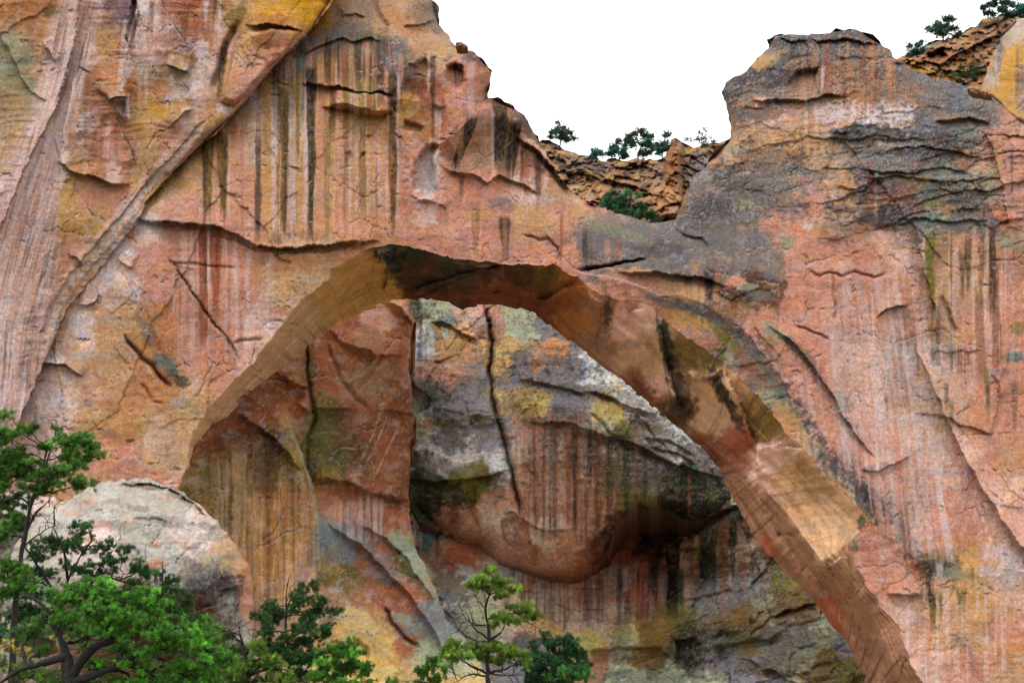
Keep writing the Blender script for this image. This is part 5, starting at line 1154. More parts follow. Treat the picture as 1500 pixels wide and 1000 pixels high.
# ------------------------------------------------------------------ recessed wall and lichened ledges under the dome
LD_OUT = [(570, 720), (700, 740), (820, 780), (900, 700), (1000, 640), (1130, 640), (1300, 740), (1420, 1130), (560, 1130), (570, 720)]
def paint_ledge(u, v):
    S = [(600, 800, 'r'), (625, 790, 'c'), (650, 810, 'n'), (680, 820, 'r'), (720, 830, 's'), (740, 830, 'w'), (690, 850, 'p'), (650, 850, 't'), (640, 880, 'W'), (700, 890, 'e'), (1170, 960, 'e'), (1230, 940, 'g'), (660, 920, 'g'), (760, 870, 's'), (800, 880, 's'), (850, 880, 'n'), (800, 850, 'n'), (880, 860, 'n'), (920, 870, 'r'), (900, 850, 's'), (940, 850, 'r'), (970, 840, 'k'), (990, 850, 'G'), (1000, 810, 'o'),
         (960, 800, 'B'), (920, 800, 'R'), (850, 910, 's'), (800, 920, 'o'), (900, 900, 's'), (860, 940, 'y'), (920, 930, 'y'), (960, 920, 'x'), (1000, 910, 'm'), (880, 965, 'n'), (940, 965, 'x'), (910, 950, 'e'), (780, 960, 'g'), (1000, 960, 'G'), (1020, 730, 'G'), (1050, 700, 'G'), (1040, 760, 'e'), (1040, 820, 'G'), (1080, 780, 'G'), (1060, 800, 'o'), (1090, 810, 's'), (1070, 850, 'g'), (1100, 860, 'g'), (1150, 850, 'm'), (1120, 890, 'e'),
         (1080, 900, 'x'), (1160, 880, 'x'), (1050, 880, 'g'), (1100, 930, 'x'), (1150, 930, 'g'), (1200, 930, 'e'), (1060, 960, 'g'), (1200, 970, 'x'), (1120, 980, 'g'), (1000, 990, 'e'), (920, 990, 'e'), (1260, 990, 'm')]
    C = np.clip(splatpaint(u, v, S, 24) * np.array([2.6, 2.75, 2.9]), 0, .6)
    C = curtain(u, v, C, (850, 870, 170, 50), [('w', 8, .12, .5), ('k', 7, .16, .6), ('u', 11, .15, .5)], seed=14)
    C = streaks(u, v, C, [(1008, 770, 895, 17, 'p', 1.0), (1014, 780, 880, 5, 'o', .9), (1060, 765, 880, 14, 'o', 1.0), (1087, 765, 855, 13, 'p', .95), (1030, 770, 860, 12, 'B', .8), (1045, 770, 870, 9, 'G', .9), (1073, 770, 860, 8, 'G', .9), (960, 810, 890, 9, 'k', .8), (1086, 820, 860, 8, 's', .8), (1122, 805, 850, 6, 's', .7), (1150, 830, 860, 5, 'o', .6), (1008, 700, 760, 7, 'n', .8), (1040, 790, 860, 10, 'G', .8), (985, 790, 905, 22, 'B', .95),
                          (625, 765, 825, 16, 'c', .8), (612, 762, 810, 6, 'x', .8), (645, 790, 830, 6, 'w', .5), (640, 780, 830, 5, 'r', .7), (705, 805, 850, 4, 's', .6), (735, 815, 850, 12, 'W', .6), (750, 830, 860, 8, 'k', .5), (790, 840, 910, 8, 'W', .45), (798, 850, 900, 5, 'u', .6), (780, 840, 890, 6, 'r', .5), (860, 850, 900, 6, 'u', .5), (876, 850, 910, 6, 'u', .6), (898, 830, 880, 7, 'p', .5), (910, 830, 890, 5, 'k', .7), (925, 820, 890, 8, 's', .6), (935, 830, 880, 5, 'k', .7), (945, 810, 890, 6, 's', .5), (955, 820, 880, 6, 'k', .7), (968, 840, 890, 7, 'o', .6), (850, 790, 840, 10, 'r', .5), (838, 850, 900, 5, 'w', .4)])
    C = blots(u, v, C, [(660, 860, 26, 40, -40, 'g', .7), (700, 930, 40, 20, 20, 'e', .7), (770, 940, 26, 14, 0, 'g', .8), (740, 860, 20, 14, 0, 's', .5), (910, 945, 18, 40, 0, 'e', .6), (870, 962, 26, 12, 0, 'r', .4), (950, 965, 40, 14, 0, 'k', .5), (1010, 940, 26, 30, 0, 'G', .9), (1010, 970, 30, 12, 0, 'B', .8), (1120, 900, 60, 20, -10, 'y', .35), (1080, 925, 60, 14, -10, 'W', .25), (1160, 940, 60, 14, -12, 'W', .2), (960, 990, 90, 14, 0, 'c', .6), (1060, 755, 34, 8, -20, 'e', .8), (1040, 700, 40, 26, 0, 'G', .7), (1180, 900, 30, 20, 0, 'y', .35), (1130, 985, 60, 6, 0, 'G', .5), (1080, 940, 60, 16, -10, 'e', .5), (1150, 920, 50, 14, -10, 'e', .3), (1110, 895, 90, 34, -10, 'x', .5), (1180, 950, 70, 30, -10, 'm', .5), (1060, 930, 50, 20, 0, 'm', .45), (1140, 975, 70, 16, 0, 'x', .5), (955, 780, 62, 34, 0, 'B', .95), (925, 792, 13, 12, -20, 'O', .6), (950, 812, 10, 10, 0, 'R', .5), (1040, 830, 40, 40, 0, 'G', .4), (1100, 830, 50, 26, 0, 'G', .45)])  # black blots paint deep shade into the cavity
    C = grainpaint(u, v, C, 0.2, 0.05, mott=0.4)
    C = tickpaint(u, v, C, 330, 11)
    wt = ss(980, 1020, u) * ss(700, 760, v + .2 * u - 200)
    L = grainpaint(u, v, C.copy(), 0, 0, 0.5, 0.75, mott=0)
    return C * (1 - wt[:, None]) + L * wt[:, None]
F_LEDGE = [
    ('step', [(980, 760), (1015, 772), (1045, 752), (1078, 738), (1140, 730)], -1, 3.0, 60),
    ('groove', [(975, 780), (1010, 775), (1040, 762), (1075, 742)], 2.0, 7),
    ('step', [(1018, 775), (1045, 758), (1080, 745), (1140, 800)], 1, 1.6, 34),
    ('step', [(870, 905), (920, 915), (960, 900), (1000, 905), (1040, 890), (1100, 868), (1160, 862), (1220, 850)], 1, 1.6, 40),
    ('step', [(780, 900), (820, 912), (870, 905), (910, 915)], 1, 1.2, 40),
    ('step', [(990, 955), (1040, 945), (1090, 935), (1130, 920), (1180, 905), (1240, 900)], 1, 2.0, 40),
    ('step', [(860, 976), (920, 982), (1000, 974), (1060, 985), (1140, 975), (1220, 985)], 1, 2.2, 50),
    ('patch', [(985, 935), (1020, 930), (1036, 950), (1030, 972), (990, 972)], 2.5, 10),
    ('patch', [(860, 950), (900, 945), (970, 945), (985, 965), (930, 975), (870, 972)], 1.4, 8),
    ('step', [(640, 800), (660, 826), (690, 840), (740, 860), (800, 900)], 1, 1.0, 40),
    ('step', [(608, 800), (640, 850), (680, 900), (720, 930)], 1, 1.8, 50),
    ('groove', [(640, 770), (640, 800), (646, 815)], 1.0, 4),
    ('step', [(760, 868), (775, 864), (790, 872)], -1, 0.8, 8),
    ('step', [(803, 878), (830, 890), (870, 892), (900, 890)], -1, 0.6, 12),
    ('step', [(895, 870), (910, 855), (930, 848)], -1, 0.7, 10),
    ('step', [(1075, 735), (1100, 800), (1120, 860)], -1, 0.8, 20),
    ('groove', [(984, 790), (985, 850), (982, 890)], 1.6, 8),
    ('groove', [(1028, 790), (1032, 850)], 1.2, 7),
]
ledge_ctrl = [(600, 740, 108), (600, 820, 101), (660, 850, 99), (700, 920, 95), (740, 1000, 90), (560, 1000, 88), (800, 800, 109), (850, 860, 106.5), (960, 760, 118), (930, 790, 116), (1000, 780, 112), (960, 825, 110), (960, 870, 106), (850, 910, 103), (950, 915, 102), (880, 960, 100.5), (950, 990, 95),
              (1010, 700, 106), (1100, 700, 106), (1050, 800, 107), (1060, 860, 106), (1100, 845, 106), (1100, 900, 99), (1040, 920, 99.5), (1200, 900, 98), (1150, 960, 92), (1050, 985, 92), (1250, 990, 88), (1150, 1130, 72), (1400, 1130, 80), (700, 1130, 80), (560, 1130, 80), (1300, 740, 106)]
def ledge_bulges(u, v):
    a = u + 14 * fbm(u / 40, v / 30, 71, 3); b = v + 0.18 * u + 8 * fbm(u / 40, v / 30, 72, 3)
    reg = ss(960, 1030, u) * ss(835, 875, v)
    r = 0
    for sx, sy, am in ((120, 46, 3.2), (46, 20, 0.9), (18, 9, .3)):
        d1, d2, idv, ox, oy = cells(a / sx, b / sy, 21)
        r = r - am * np.sqrt(np.clip(1 - d1 * d1 * 1.1, 0, 1)) * (0.6 + 0.6 * idv)
    return r * reg + 2.0 * reg
rock_thing("lichened_ledge", "recessed wall and green-grey lichened ledges at the foot of the domed cliff", "rock ledge", LD_OUT, ledge_ctrl, F_LEDGE, paint_ledge, M_FAR, 1.9, 6, rl=(0.8, 0.5, 0.8, 0.06), mpp=0.07, seed=17, extra=ledge_bulges, nt=(330, 11))

# ------------------------------------------------------------------ layered ledges on the skyline behind the span
def paint_strata(cols, pal2, blot=()):
    def f(u, v):
        w = v + 7 * fbm(u / 40, v / 30, 201, 4)
        t = fbm(u / 120, w / 7.5, 205, 4, 0.6)
        a, b, c = (LPAL[k] for k in cols)
        k = ss(-.25, .25, t)[:, None]; k2 = ss(.2, .5, fbm(u / 30, v / 22, 207, 4))[:, None]
        C = a * (1 - k) + b * k
        C = C * (1 - k2) + c * k2
        k3 = ss(.15, .4, fbm(u / 14, v / 9, 209, 4))[:, None]
        C = C * (1 - .7 * k3) + LPAL[pal2] * .7 * k3
        C = blots(u, v, C, blot)
        return grainpaint(u, v, C, 0.26, 0.02, 0.15, 0.2)
    return f
def strata_mask(u, v): return 1.0
def strata_thing(name, label, outline, ctrl, F, paint, hh, amp, step=1.6, back=10, mpp=0.09, seed=21):
    base = rbf(ctrl)
    def depth(u, v):
        w = v + 9 * fbm(u / 50, v / 30, 201, 4)
        big = 0.6 + 0.8 * ss(-.3, .4, fbm(u / 60, v / 30, seed + 9, 2))
        blk = cells(u / (hh * 2.0) + 0.7 * gn(u / 16, v / 16, 5), w / (hh * 1.5), seed)
        b2 = cells(u / (hh * .8) + 0.5 * gn(u / 9, v / 9, 5), w / (hh * .6), seed + 2)
        r = amp * big * (1.3 * (blk[2] - 0.5) + 0.8 * blk[4]) + amp * 0.7 * fbm(u / 20, v / 14, seed, 4)
        r += amp * 0.45 * ((b2[2] - 0.5) + 0.7 * b2[4])
        return feats(u, v, base(u, v) + r, F)
    V, Fc, C = sheet(outline, depth, paint, step, back, 1.6, close=False)
    o = link_mesh(name, V, Fc, M_FAR, C)
    return tag(o, label, "rock ledge"), depth
M1_OUT = [(765, 210), (795, 206), (803, 208), (822, 213), (832, 220), (850, 226), (868, 230), (886, 236), (905, 234), (930, 232), (958, 232), (976, 226), (984, 206), (992, 202), (1000, 204),
          (1008, 214), (1020, 216), (1040, 210), (1058, 206), (1110, 214), (1110, 350), (780, 350), (765, 210)]
strata_thing("layered_ledge", "crumbly layered brown and orange ledges on the skyline behind the low saddle of the arch", M1_OUT,
    [(780, 210, 128), (1100, 210, 128), (780, 340, 112), (1100, 340, 112), (950, 235, 127), (950, 300, 118), (985, 210, 121), (985, 310, 113)],
    [('round', [(795, 206), (850, 226), (886, 236), (930, 232), (976, 226), (984, 206), (1008, 214), (1058, 206)], 10, 2.0),
     ('patch', [(982, 204), (1003, 204), (1000, 240), (1003, 290), (996, 322), (945, 322), (950, 290), (968, 265), (976, 235)], -4, 9),
     ('step', [(900, 246), (930, 240), (960, 250), (978, 262)], -1, 1.5, 12), ('step', [(880, 262), (910, 268), (950, 282)], -1, 2.0, 14), ('step', [(810, 250), (850, 255), (880, 262)], -1, 1.5, 14)],
    paint_strata('nyk', 'g', [(985, 235, 12, 34, 0, 'O', .85), (975, 290, 24, 34, 0, 'o', .8), (990, 208, 12, 6, 0, 'k', .8), (850, 285, 40, 14, 20, 't', .8), (900, 300, 30, 10, 10, 'o', .7), (935, 280, 20, 7, 10, 'B', .7), (1030, 250, 30, 30, 0, 'g', .8), (1010, 300, 20, 20, 0, 'O', .7), (850, 240, 40, 10, 10, 'g', .5), (925, 245, 14, 6, 0, 'B', .6)]),
    9, 1.3)
M2_OUT = [(1285, 120), (1310, 88), (1322, 82), (1345, 72), (1350, 66), (1362, 60), (1378, 58), (1398, 54), (1412, 48), (1432, 36), (1440, 28), (1452, 24), (1470, 24), (1490, 20), (1560, 10), (1560, 200), (1285, 200), (1285, 120)]
strata_thing("layered_ledge", "stacked rust-orange and black ledges at the top right beside the pale yellow rock", M2_OUT,
    [(1300, 90, 100), (1380, 60, 104), (1500, 15, 108), (1300, 190, 88), (1400, 180, 90), (1500, 160, 92), (1400, 100, 98)],
    [('round', [(1310, 88), (1345, 72), (1378, 58), (1412, 48), (1440, 28), (1490, 20)], 10, 2.0),
     ('step', [(1345, 88), (1380, 95), (1400, 80), (1440, 60), (1470, 50)], -1, 2.5, 16), ('step', [(1370, 100), (1410, 105), (1450, 96)], -1, 1.5, 10), ('patch', [(1355, 78), (1380, 70), (1390, 84), (1370, 96), (1356, 92)], 2, 5)],
    paint_strata('oyk', 'g', [(1372, 55, 30, 14, -15, 'G', .8), (1370, 80, 16, 9, -10, 'R', .8), (1440, 58, 22, 8, 0, 'R', .8), (1450, 34, 26, 7, -20, 'G', .8), (1400, 88, 40, 9, -10, 'O', .7), (1340, 100, 24, 12, 20, 'Y', .8), (1380, 112, 26, 7, 0, 'Y', .6), (1410, 110, 50, 8, 0, 'x', .6)]),
    8, 1.0, step=1.5, mpp=0.08)

def paint_yellow(u, v):
    C = np.tile(LPAL['y'], (len(u), 1))
    C = blots(u, v, C, [(1480, 100, 30, 50, 10, 'Y', .6), (1490, 40, 40, 24, -20, 'W', .8), (1463, 80, 8, 40, 15, 'g', .8), (1450, 120, 9, 16, 10, 'W', .7), (1498, 130, 10, 40, 0, 'g', .8), (1475, 60, 14, 10, 0, 'W', .6)])
    C = streaks(u, v, C, [(1466, 60, 110, 5, 'd', .6, -.1), (1490, 70, 160, 5, 'd', .5), (1458, 90, 140, 4, 'W', .6, .1)])
    return grainpaint(u, v, C, 0.16, 0.1)
rock_thing("rounded_outcrop", "smooth pale yellow and grey rounded rock at the upper right edge", "rock", [(1436, 128), (1443, 112), (1449, 92), (1458, 72), (1468, 52), (1478, 38), (1492, 28), (1510, 22), (1560, 20), (1560, 190), (1500, 175), (1484, 168), (1470, 155), (1455, 140), (1436, 128)],
    [(1440, 120, 82), (1500, 20, 86), (1480, 100, 79.5), (1500, 160, 78.0), (1560, 100, 78)], [('round', [(1436, 128), (1449, 92), (1468, 52), (1492, 28), (1560, 20)], 26, 4)], paint_yellow, M_SMOOTH, 1.8, 6, seed=23)

# small loose blocks lying on the skyline
def loose_block(name, label, outline, Y, mat, code, tilt=0.0, thick=1.2):
    P = densify(outline + [outline[0]], 3, 0.5)
    cx, cy = P.mean(0)
    def dep(u, v):
        d, _, _ = segdist(u, v, P)
        return Y - 0.5 * np.sqrt(np.maximum(d, 0)) * 0.25 + 0.15 * fbm(u / 5, v / 4, 61, 3)
    V, Fc, C = sheet(outline, dep, lambda u, v: grainpaint(u, v, np.tile(LPAL[code], (len(u), 1)), .25, 0), 1.0, thick, 0.5)
    return tag(link_mesh(name, V, Fc, mat, C), label, "rock")
loose_block("rock_block", "small dark block perched on the rounded shoulder left of the sky gap", [(667, 62), (675, 62), (684, 66), (686, 70), (678, 72), (670, 70), (667, 62)], 71.5, M_FAR, 'n', thick=0.7)
loose_block("rock_slab", "thin flat grey slab balanced on the crest at upper right", [(1416, 130), (1424, 126), (1440, 129), (1452, 133), (1453, 140), (1440, 139), (1424, 136), (1416, 130)], 75.6, M_FAR, 't', thick=0.8)

# ------------------------------------------------------------------ pale boulders in front
def boulder(name, label, outline, Y, bulge, R, paint, F=(), step=2.0, mpp=0.026, seed=31, back=3.0):
    P = densify(outline + [outline[0]], 5, 1.4)
    def dep(u, v):
        d, _, _ = segdist(u, v, P)
        q = np.clip(1 - d / R, 0, 1)
        r = relief(u, v, mpp, 0.22, 0.20, 0.22, 0.02, seed=seed) + 0.035 * fbm(u / 7, v / 5, 66, 4, .6)
        return feats(u, v, Y - bulge * np.sqrt(1 - q * q) * (1.0 - 0.35 * ss(840, 980, v)) + r, F)
    V, Fc, C = sheet(outline, dep, paint, step, back, 1.4)
    return tag(link_mesh(name, V, Fc, M_BOULDER, C), label, "boulder")
def paint_b(u, v):
    C = splatpaint(u, v, [(60, 800, 'W'), (150, 740, 'W'), (230, 730, 'W'), (200, 780, 'W'), (280, 780, 'w'), (330, 820, 't'), (150, 800, 'w'), (250, 820, 'W'), (300, 850, 'g'), (320, 870, 'd'), (300, 890, 'k'), (330, 900, 'g'), (365, 880, 's'), (362, 830, 'o'), (280, 900, 'k'), (200, 900, 'n'), (220, 960, 'k'), (350, 930, 'W')], 18)
    C = blots(u, v, C, [(150, 768, 14, 6, 0, 's', .7), (190, 765, 12, 5, 0, 's', .6), (130, 735, 14, 6, -20, 's', .5), (228, 826, 14, 9, 0, 's', .8), (228, 797, 9, 6, 0, 's', .7), (262, 795, 12, 4, 0, 's', .5), (180, 770, 40, 8, 5, 'g', .5), (290, 780, 50, 10, 15, 'W', .6), (240, 760, 50, 6, 5, 'g', .5), (325, 850, 30, 18, -10, 'd', .9), (345, 880, 8, 36, 15, 'd', .7), (290, 875, 40, 16, -5, 'k', .6), (280, 905, 30, 10, 0, 'x', .7), (335, 905, 10, 30, 10, 'W', .6), (366, 870, 8, 40, 0, 's', .6), (360, 815, 10, 20, -30, 'o', .6), (310, 820, 30, 8, 20, 'e', .5), (215, 712, 26, 5, 8, 'x', .8), (270, 730, 36, 7, 35, 'x', .6), (100, 800, 30, 14, -30, 'w', .6)])
    C = blots(u, v, C, [(x, y, 16, 5, 8, c, .5) for x, y, c in ((90, 770, 'g'), (130, 790, 's'), (170, 735, 'g'), (205, 745, 'd'), (255, 770, 'g'), (290, 805, 'g'), (150, 815, 'g'), (100, 750, 's'), (240, 730, 's'), (300, 770, 'd'), (180, 800, 'g'), (220, 785, 'g'), (330, 815, 'g'))])
    return grainpaint(u, v, C * np.array([1.12, 1.15, 1.10]), 0.24, 0.0, 0.30, 0.30, mott=0.45)
boulder("boulder", "big pale cream-grey rounded boulder with a darker lower right side, behind the green pinyon", 
    [(10, 830), (20, 800), (38, 778), (52, 760), (72, 742), (95, 733), (120, 722), (130, 712), (150, 707), (180, 702), (215, 701), (240, 708), (258, 714), (275, 728), (292, 738), (305, 752), (318, 765), (335, 785), (352, 808), (366, 830), (371, 860), (371, 900), (370, 930), (360, 1000), (340, 1090), (20, 1090), (0, 960), (10, 830)],
    36, 4.5, 120, paint_b,
    [('groove', [(60, 800), (110, 790), (150, 796)], 0.10, 4), ('groove', [(210, 800), (260, 806), (300, 800)], 0.08, 4), ('step', [(165, 712), (200, 708), (228, 710), (246, 716), (262, 722), (285, 738), (305, 756)], -1, 0.5, 10), 
     ('step', [(352, 828), (356, 850), (346, 880), (340, 915)], 1, 0.5, 14), ('patch', [(310, 835), (345, 825), (353, 845), (340, 880), (318, 890), (300, 865)], 0.3, 30), ('step', [(200, 716), (225, 712), (250, 722)], 1, 0.3, 12), ('step', [(190, 760), (230, 758), (245, 762)], -1, 0.12, 10)], back=7)
boulder("boulder", "smaller pale rounded boulder at the left edge beyond the dark tree", [(-60, 740), (-20, 726), (20, 720), (50, 722), (80, 730), (92, 738), (86, 770), (84, 820), (80, 950), (80, 1080), (-60, 1080), (-60, 740)],
    41, 2.5, 60, lambda u, v: grainpaint(u, v, splatpaint(u, v, [(20, 735, 'W'), (60, 740, 'w'), (50, 765, 'k'), (10, 780, 'g')], 14), 0.18, 0.02, 0.1, 0.3), [('step', [(-20, 756), (20, 752), (45, 760), (70, 756)], -1, 0.4, 14)], seed=37)
for k, (cx, cy, rr, code, lab) in enumerate([(52, 930, 26, 'g', "grey rock among twigs in the bottom left corner below the yellow leaves"), (68, 945, 14, 't', "small tan stone between the dark pinyon trunk and the grey rock"), (62, 908, 18, 'W', "pale flat rock showing behind the forked pinyon trunk")]):
    pts = [(cx + rr * 1.2 * math.cos(a) * (1 + .15 * math.sin(3 * a + k)), cy + rr * .7 * math.sin(a)) for a in np.linspace(0, 2 * math.pi, 13)]
    boulder("rock", lab, pts, 24 + k * 0.8, 0.35, rr * .9, (lambda c: lambda u, v: grainpaint(u, v, np.tile(LPAL[c], (len(u), 1)), .3, 0, .15, .1))(code), step=1.5, mpp=.02, seed=41 + k, back=.8)['category'] = "rock"

# ------------------------------------------------------------------ ground: one sheet, brown earth, rising to the cliff foot
def build_ground():
    xs = np.concatenate([np.linspace(-1500, -130, 20), np.linspace(-120, 120, 121), np.linspace(130, 1500, 20)])
    ys = np.concatenate([np.linspace(-1500, -40, 20), np.linspace(-30, 140, 86), np.linspace(150, 1500, 20)])
    X, Yg = np.meshgrid(xs, ys)
    Z = 0.25 * fbm(X / 9, Yg / 9, 501, 4) - ss(4, 24, Yg) * 2.6
    Z = np.where(np.hypot(X, Yg) < 3, np.minimum(Z, 0), Z)
    n = len(xs); j, i = np.meshgrid(np.arange(len(ys) - 1), np.arange(n - 1), indexing='ij'); q = (j * n + i).ravel()
    F = np.stack([q, q + 1, q + n + 1, q + n], 1)
    m, nt, out = new_mat("dry_earth")
    b = nt.nodes.new("ShaderNodeBsdfPrincipled"); b.inputs['Roughness'].default_value = 1.0
    nz = nt.nodes.new("ShaderNodeTexNoise"); nz.inputs['Scale'].default_value = 0.6; nz.inputs['Detail'].default_value = 8
    tc = nt.nodes.new("ShaderNodeTexCoord"); nt.links.new(tc.outputs['Object'], nz.inputs['Vector'])
    rp = nt.nodes.new("ShaderNodeValToRGB"); rp.color_ramp.elements[0].color = (.035, .045, .015, 1); rp.color_ramp.elements[1].color = (.16, .11, .06, 1)
    rp.color_ramp.elements[0].position = .35; rp.color_ramp.elements[1].position = .65
    nt.links.new(nz.outputs['Fac'], rp.inputs['Fac'])
    sx = nt.nodes.new("ShaderNodeSeparateXYZ"); nt.links.new(tc.outputs['Object'], sx.inputs[0])      # unseen ground made pale near the cliff to bounce light upward
    mr = nt.nodes.new("ShaderNodeMapRange"); mr.inputs['From Min'].default_value = 30; mr.inputs['From Max'].default_value = 48; nt.links.new(sx.outputs['Y'], mr.inputs['Value'])
    mx = nt.nodes.new("ShaderNodeMix"); mx.data_type = 'RGBA'; mx.inputs['B'].default_value = (.42, .33, .24, 1)
    nt.links.new(mr.outputs['Result'], mx.inputs['Factor']); nt.links.new(rp.outputs['Color'], mx.inputs['A']); nt.links.new(mx.outputs['Result'], b.inputs['Base Color']); nt.links.new(b.outputs['BSDF'], out.inputs['Surface'])
    o = link_mesh("ground", np.stack([X.ravel(), Yg.ravel(), Z.ravel()], -1), F, m, origin=(0, 0, 0))
    tag(o, kind="structure")
build_ground()

# ------------------------------------------------------------------ trees
def leaf_mat(name, trans=0.25):
    m, nt, out = new_mat(name)
    d = nt.nodes.new("ShaderNodeBsdfPrincipled"); d.inputs['Roughness'].default_value = 0.55
    d.inputs['Specular IOR Level'].default_value = 0.3
    t = nt.nodes.new("ShaderNodeBsdfTranslucent")
    a = nt.nodes.new("ShaderNodeAttribute"); a.attribute_name = "leaf_colour"
    mx = nt.nodes.new("ShaderNodeMixShader"); mx.inputs['Fac'].default_value = trans
    nt.links.new(a.outputs['Color'], d.inputs['Base Color']); nt.links.new(a.outputs['Color'], t.inputs['Color'])
    nt.links.new(d.outputs['BSDF'], mx.inputs[1]); nt.links.new(t.outputs['BSDF'], mx.inputs[2]); nt.links.new(mx.outputs['Shader'], out.inputs['Surface'])
    return m
M_LEAF = leaf_mat("needle_foliage")
def bark_mat():
    m, nt, out = new_mat("dark_bark")
    b = nt.nodes.new("ShaderNodeBsdfPrincipled"); b.inputs['Roughness'].default_value = 0.95
    tc = nt.nodes.new("ShaderNodeTexCoord"); nz = nt.nodes.new("ShaderNodeTexNoise"); nz.inputs['Scale'].default_value = 14; nz.inputs['Detail'].default_value = 6
    nt.links.new(tc.outputs['Object'], nz.inputs['Vector'])
    rp = nt.nodes.new("ShaderNodeValToRGB"); rp.color_ramp.elements[0].position = .4; rp.color_ramp.elements[1].position = .65
    rp.color_ramp.elements[0].color = (.003, .0025, .0025, 1); rp.color_ramp.elements[1].color = (.013, .010, .009, 1)
    nt.links.new(nz.outputs['Fac'], rp.inputs['Fac']); nt.links.new(rp.outputs['Color'], b.inputs['Base Color'])
    bp = nt.nodes.new("ShaderNodeBump"); bp.inputs['Distance'].default_value = 0.02; nt.links.new(nz.outputs['Fac'], bp.inputs['Height']); nt.links.new(bp.outputs['Normal'], b.inputs['Normal'])
    nt.links.new(b.outputs['BSDF'], out.inputs['Surface'])
    return m
M_BARK = bark_mat()

class Tubes:
    def __init__(self): self.V = []; self.F = []; self.n = 0
    def add(self, P, r, sides=6):
        P = np.asarray(P, float); r = np.asarray(r, float)
        if len(P) < 2: return
        T = np.gradient(P, axis=0); T /= np.linalg.norm(T, axis=1)[:, None] + 1e-9
        ref = np.array([0.31, 0.92, 0.2]); A = np.cross(T, ref); A /= np.linalg.norm(A, axis=1)[:, None] + 1e-9
        B = np.cross(T, A)
        th = np.arange(sides) * 2 * np.pi / sides
        ring = P[:, None] + r[:, None, None] * (A[:, None] * np.cos(th)[None, :, None] + B[:, None] * np.sin(th)[None, :, None])
        self.V.append(ring.reshape(-1, 3)); n = len(P)
        j, i = np.meshgrid(np.arange(n - 1), np.arange(sides), indexing='ij')
        q = self.n + j * sides + i; q2 = self.n + j * sides + (i + 1) % sides
        self.F.append(np.stack([q, q2, q2 + sides, q + sides], -1).reshape(-1, 4))
        self.n += n * sides

def wander(a, b, n, amp, rng, droop=0.0):
    t = np.linspace(0, 1, n)[:, None]
    P = a * (1 - t) + b * t
    L = np.linalg.norm(b - a)
    w = rng.normal(size=(n, 3)); w = np.cumsum(w - w.mean(0), 0); w /= (np.abs(w).max() + 1e-6)
    P = P + w * amp * L * np.sin(t * np.pi)
    P[:, 2] += droop * L * np.sin(t[:, 0] * np.pi)
    return P

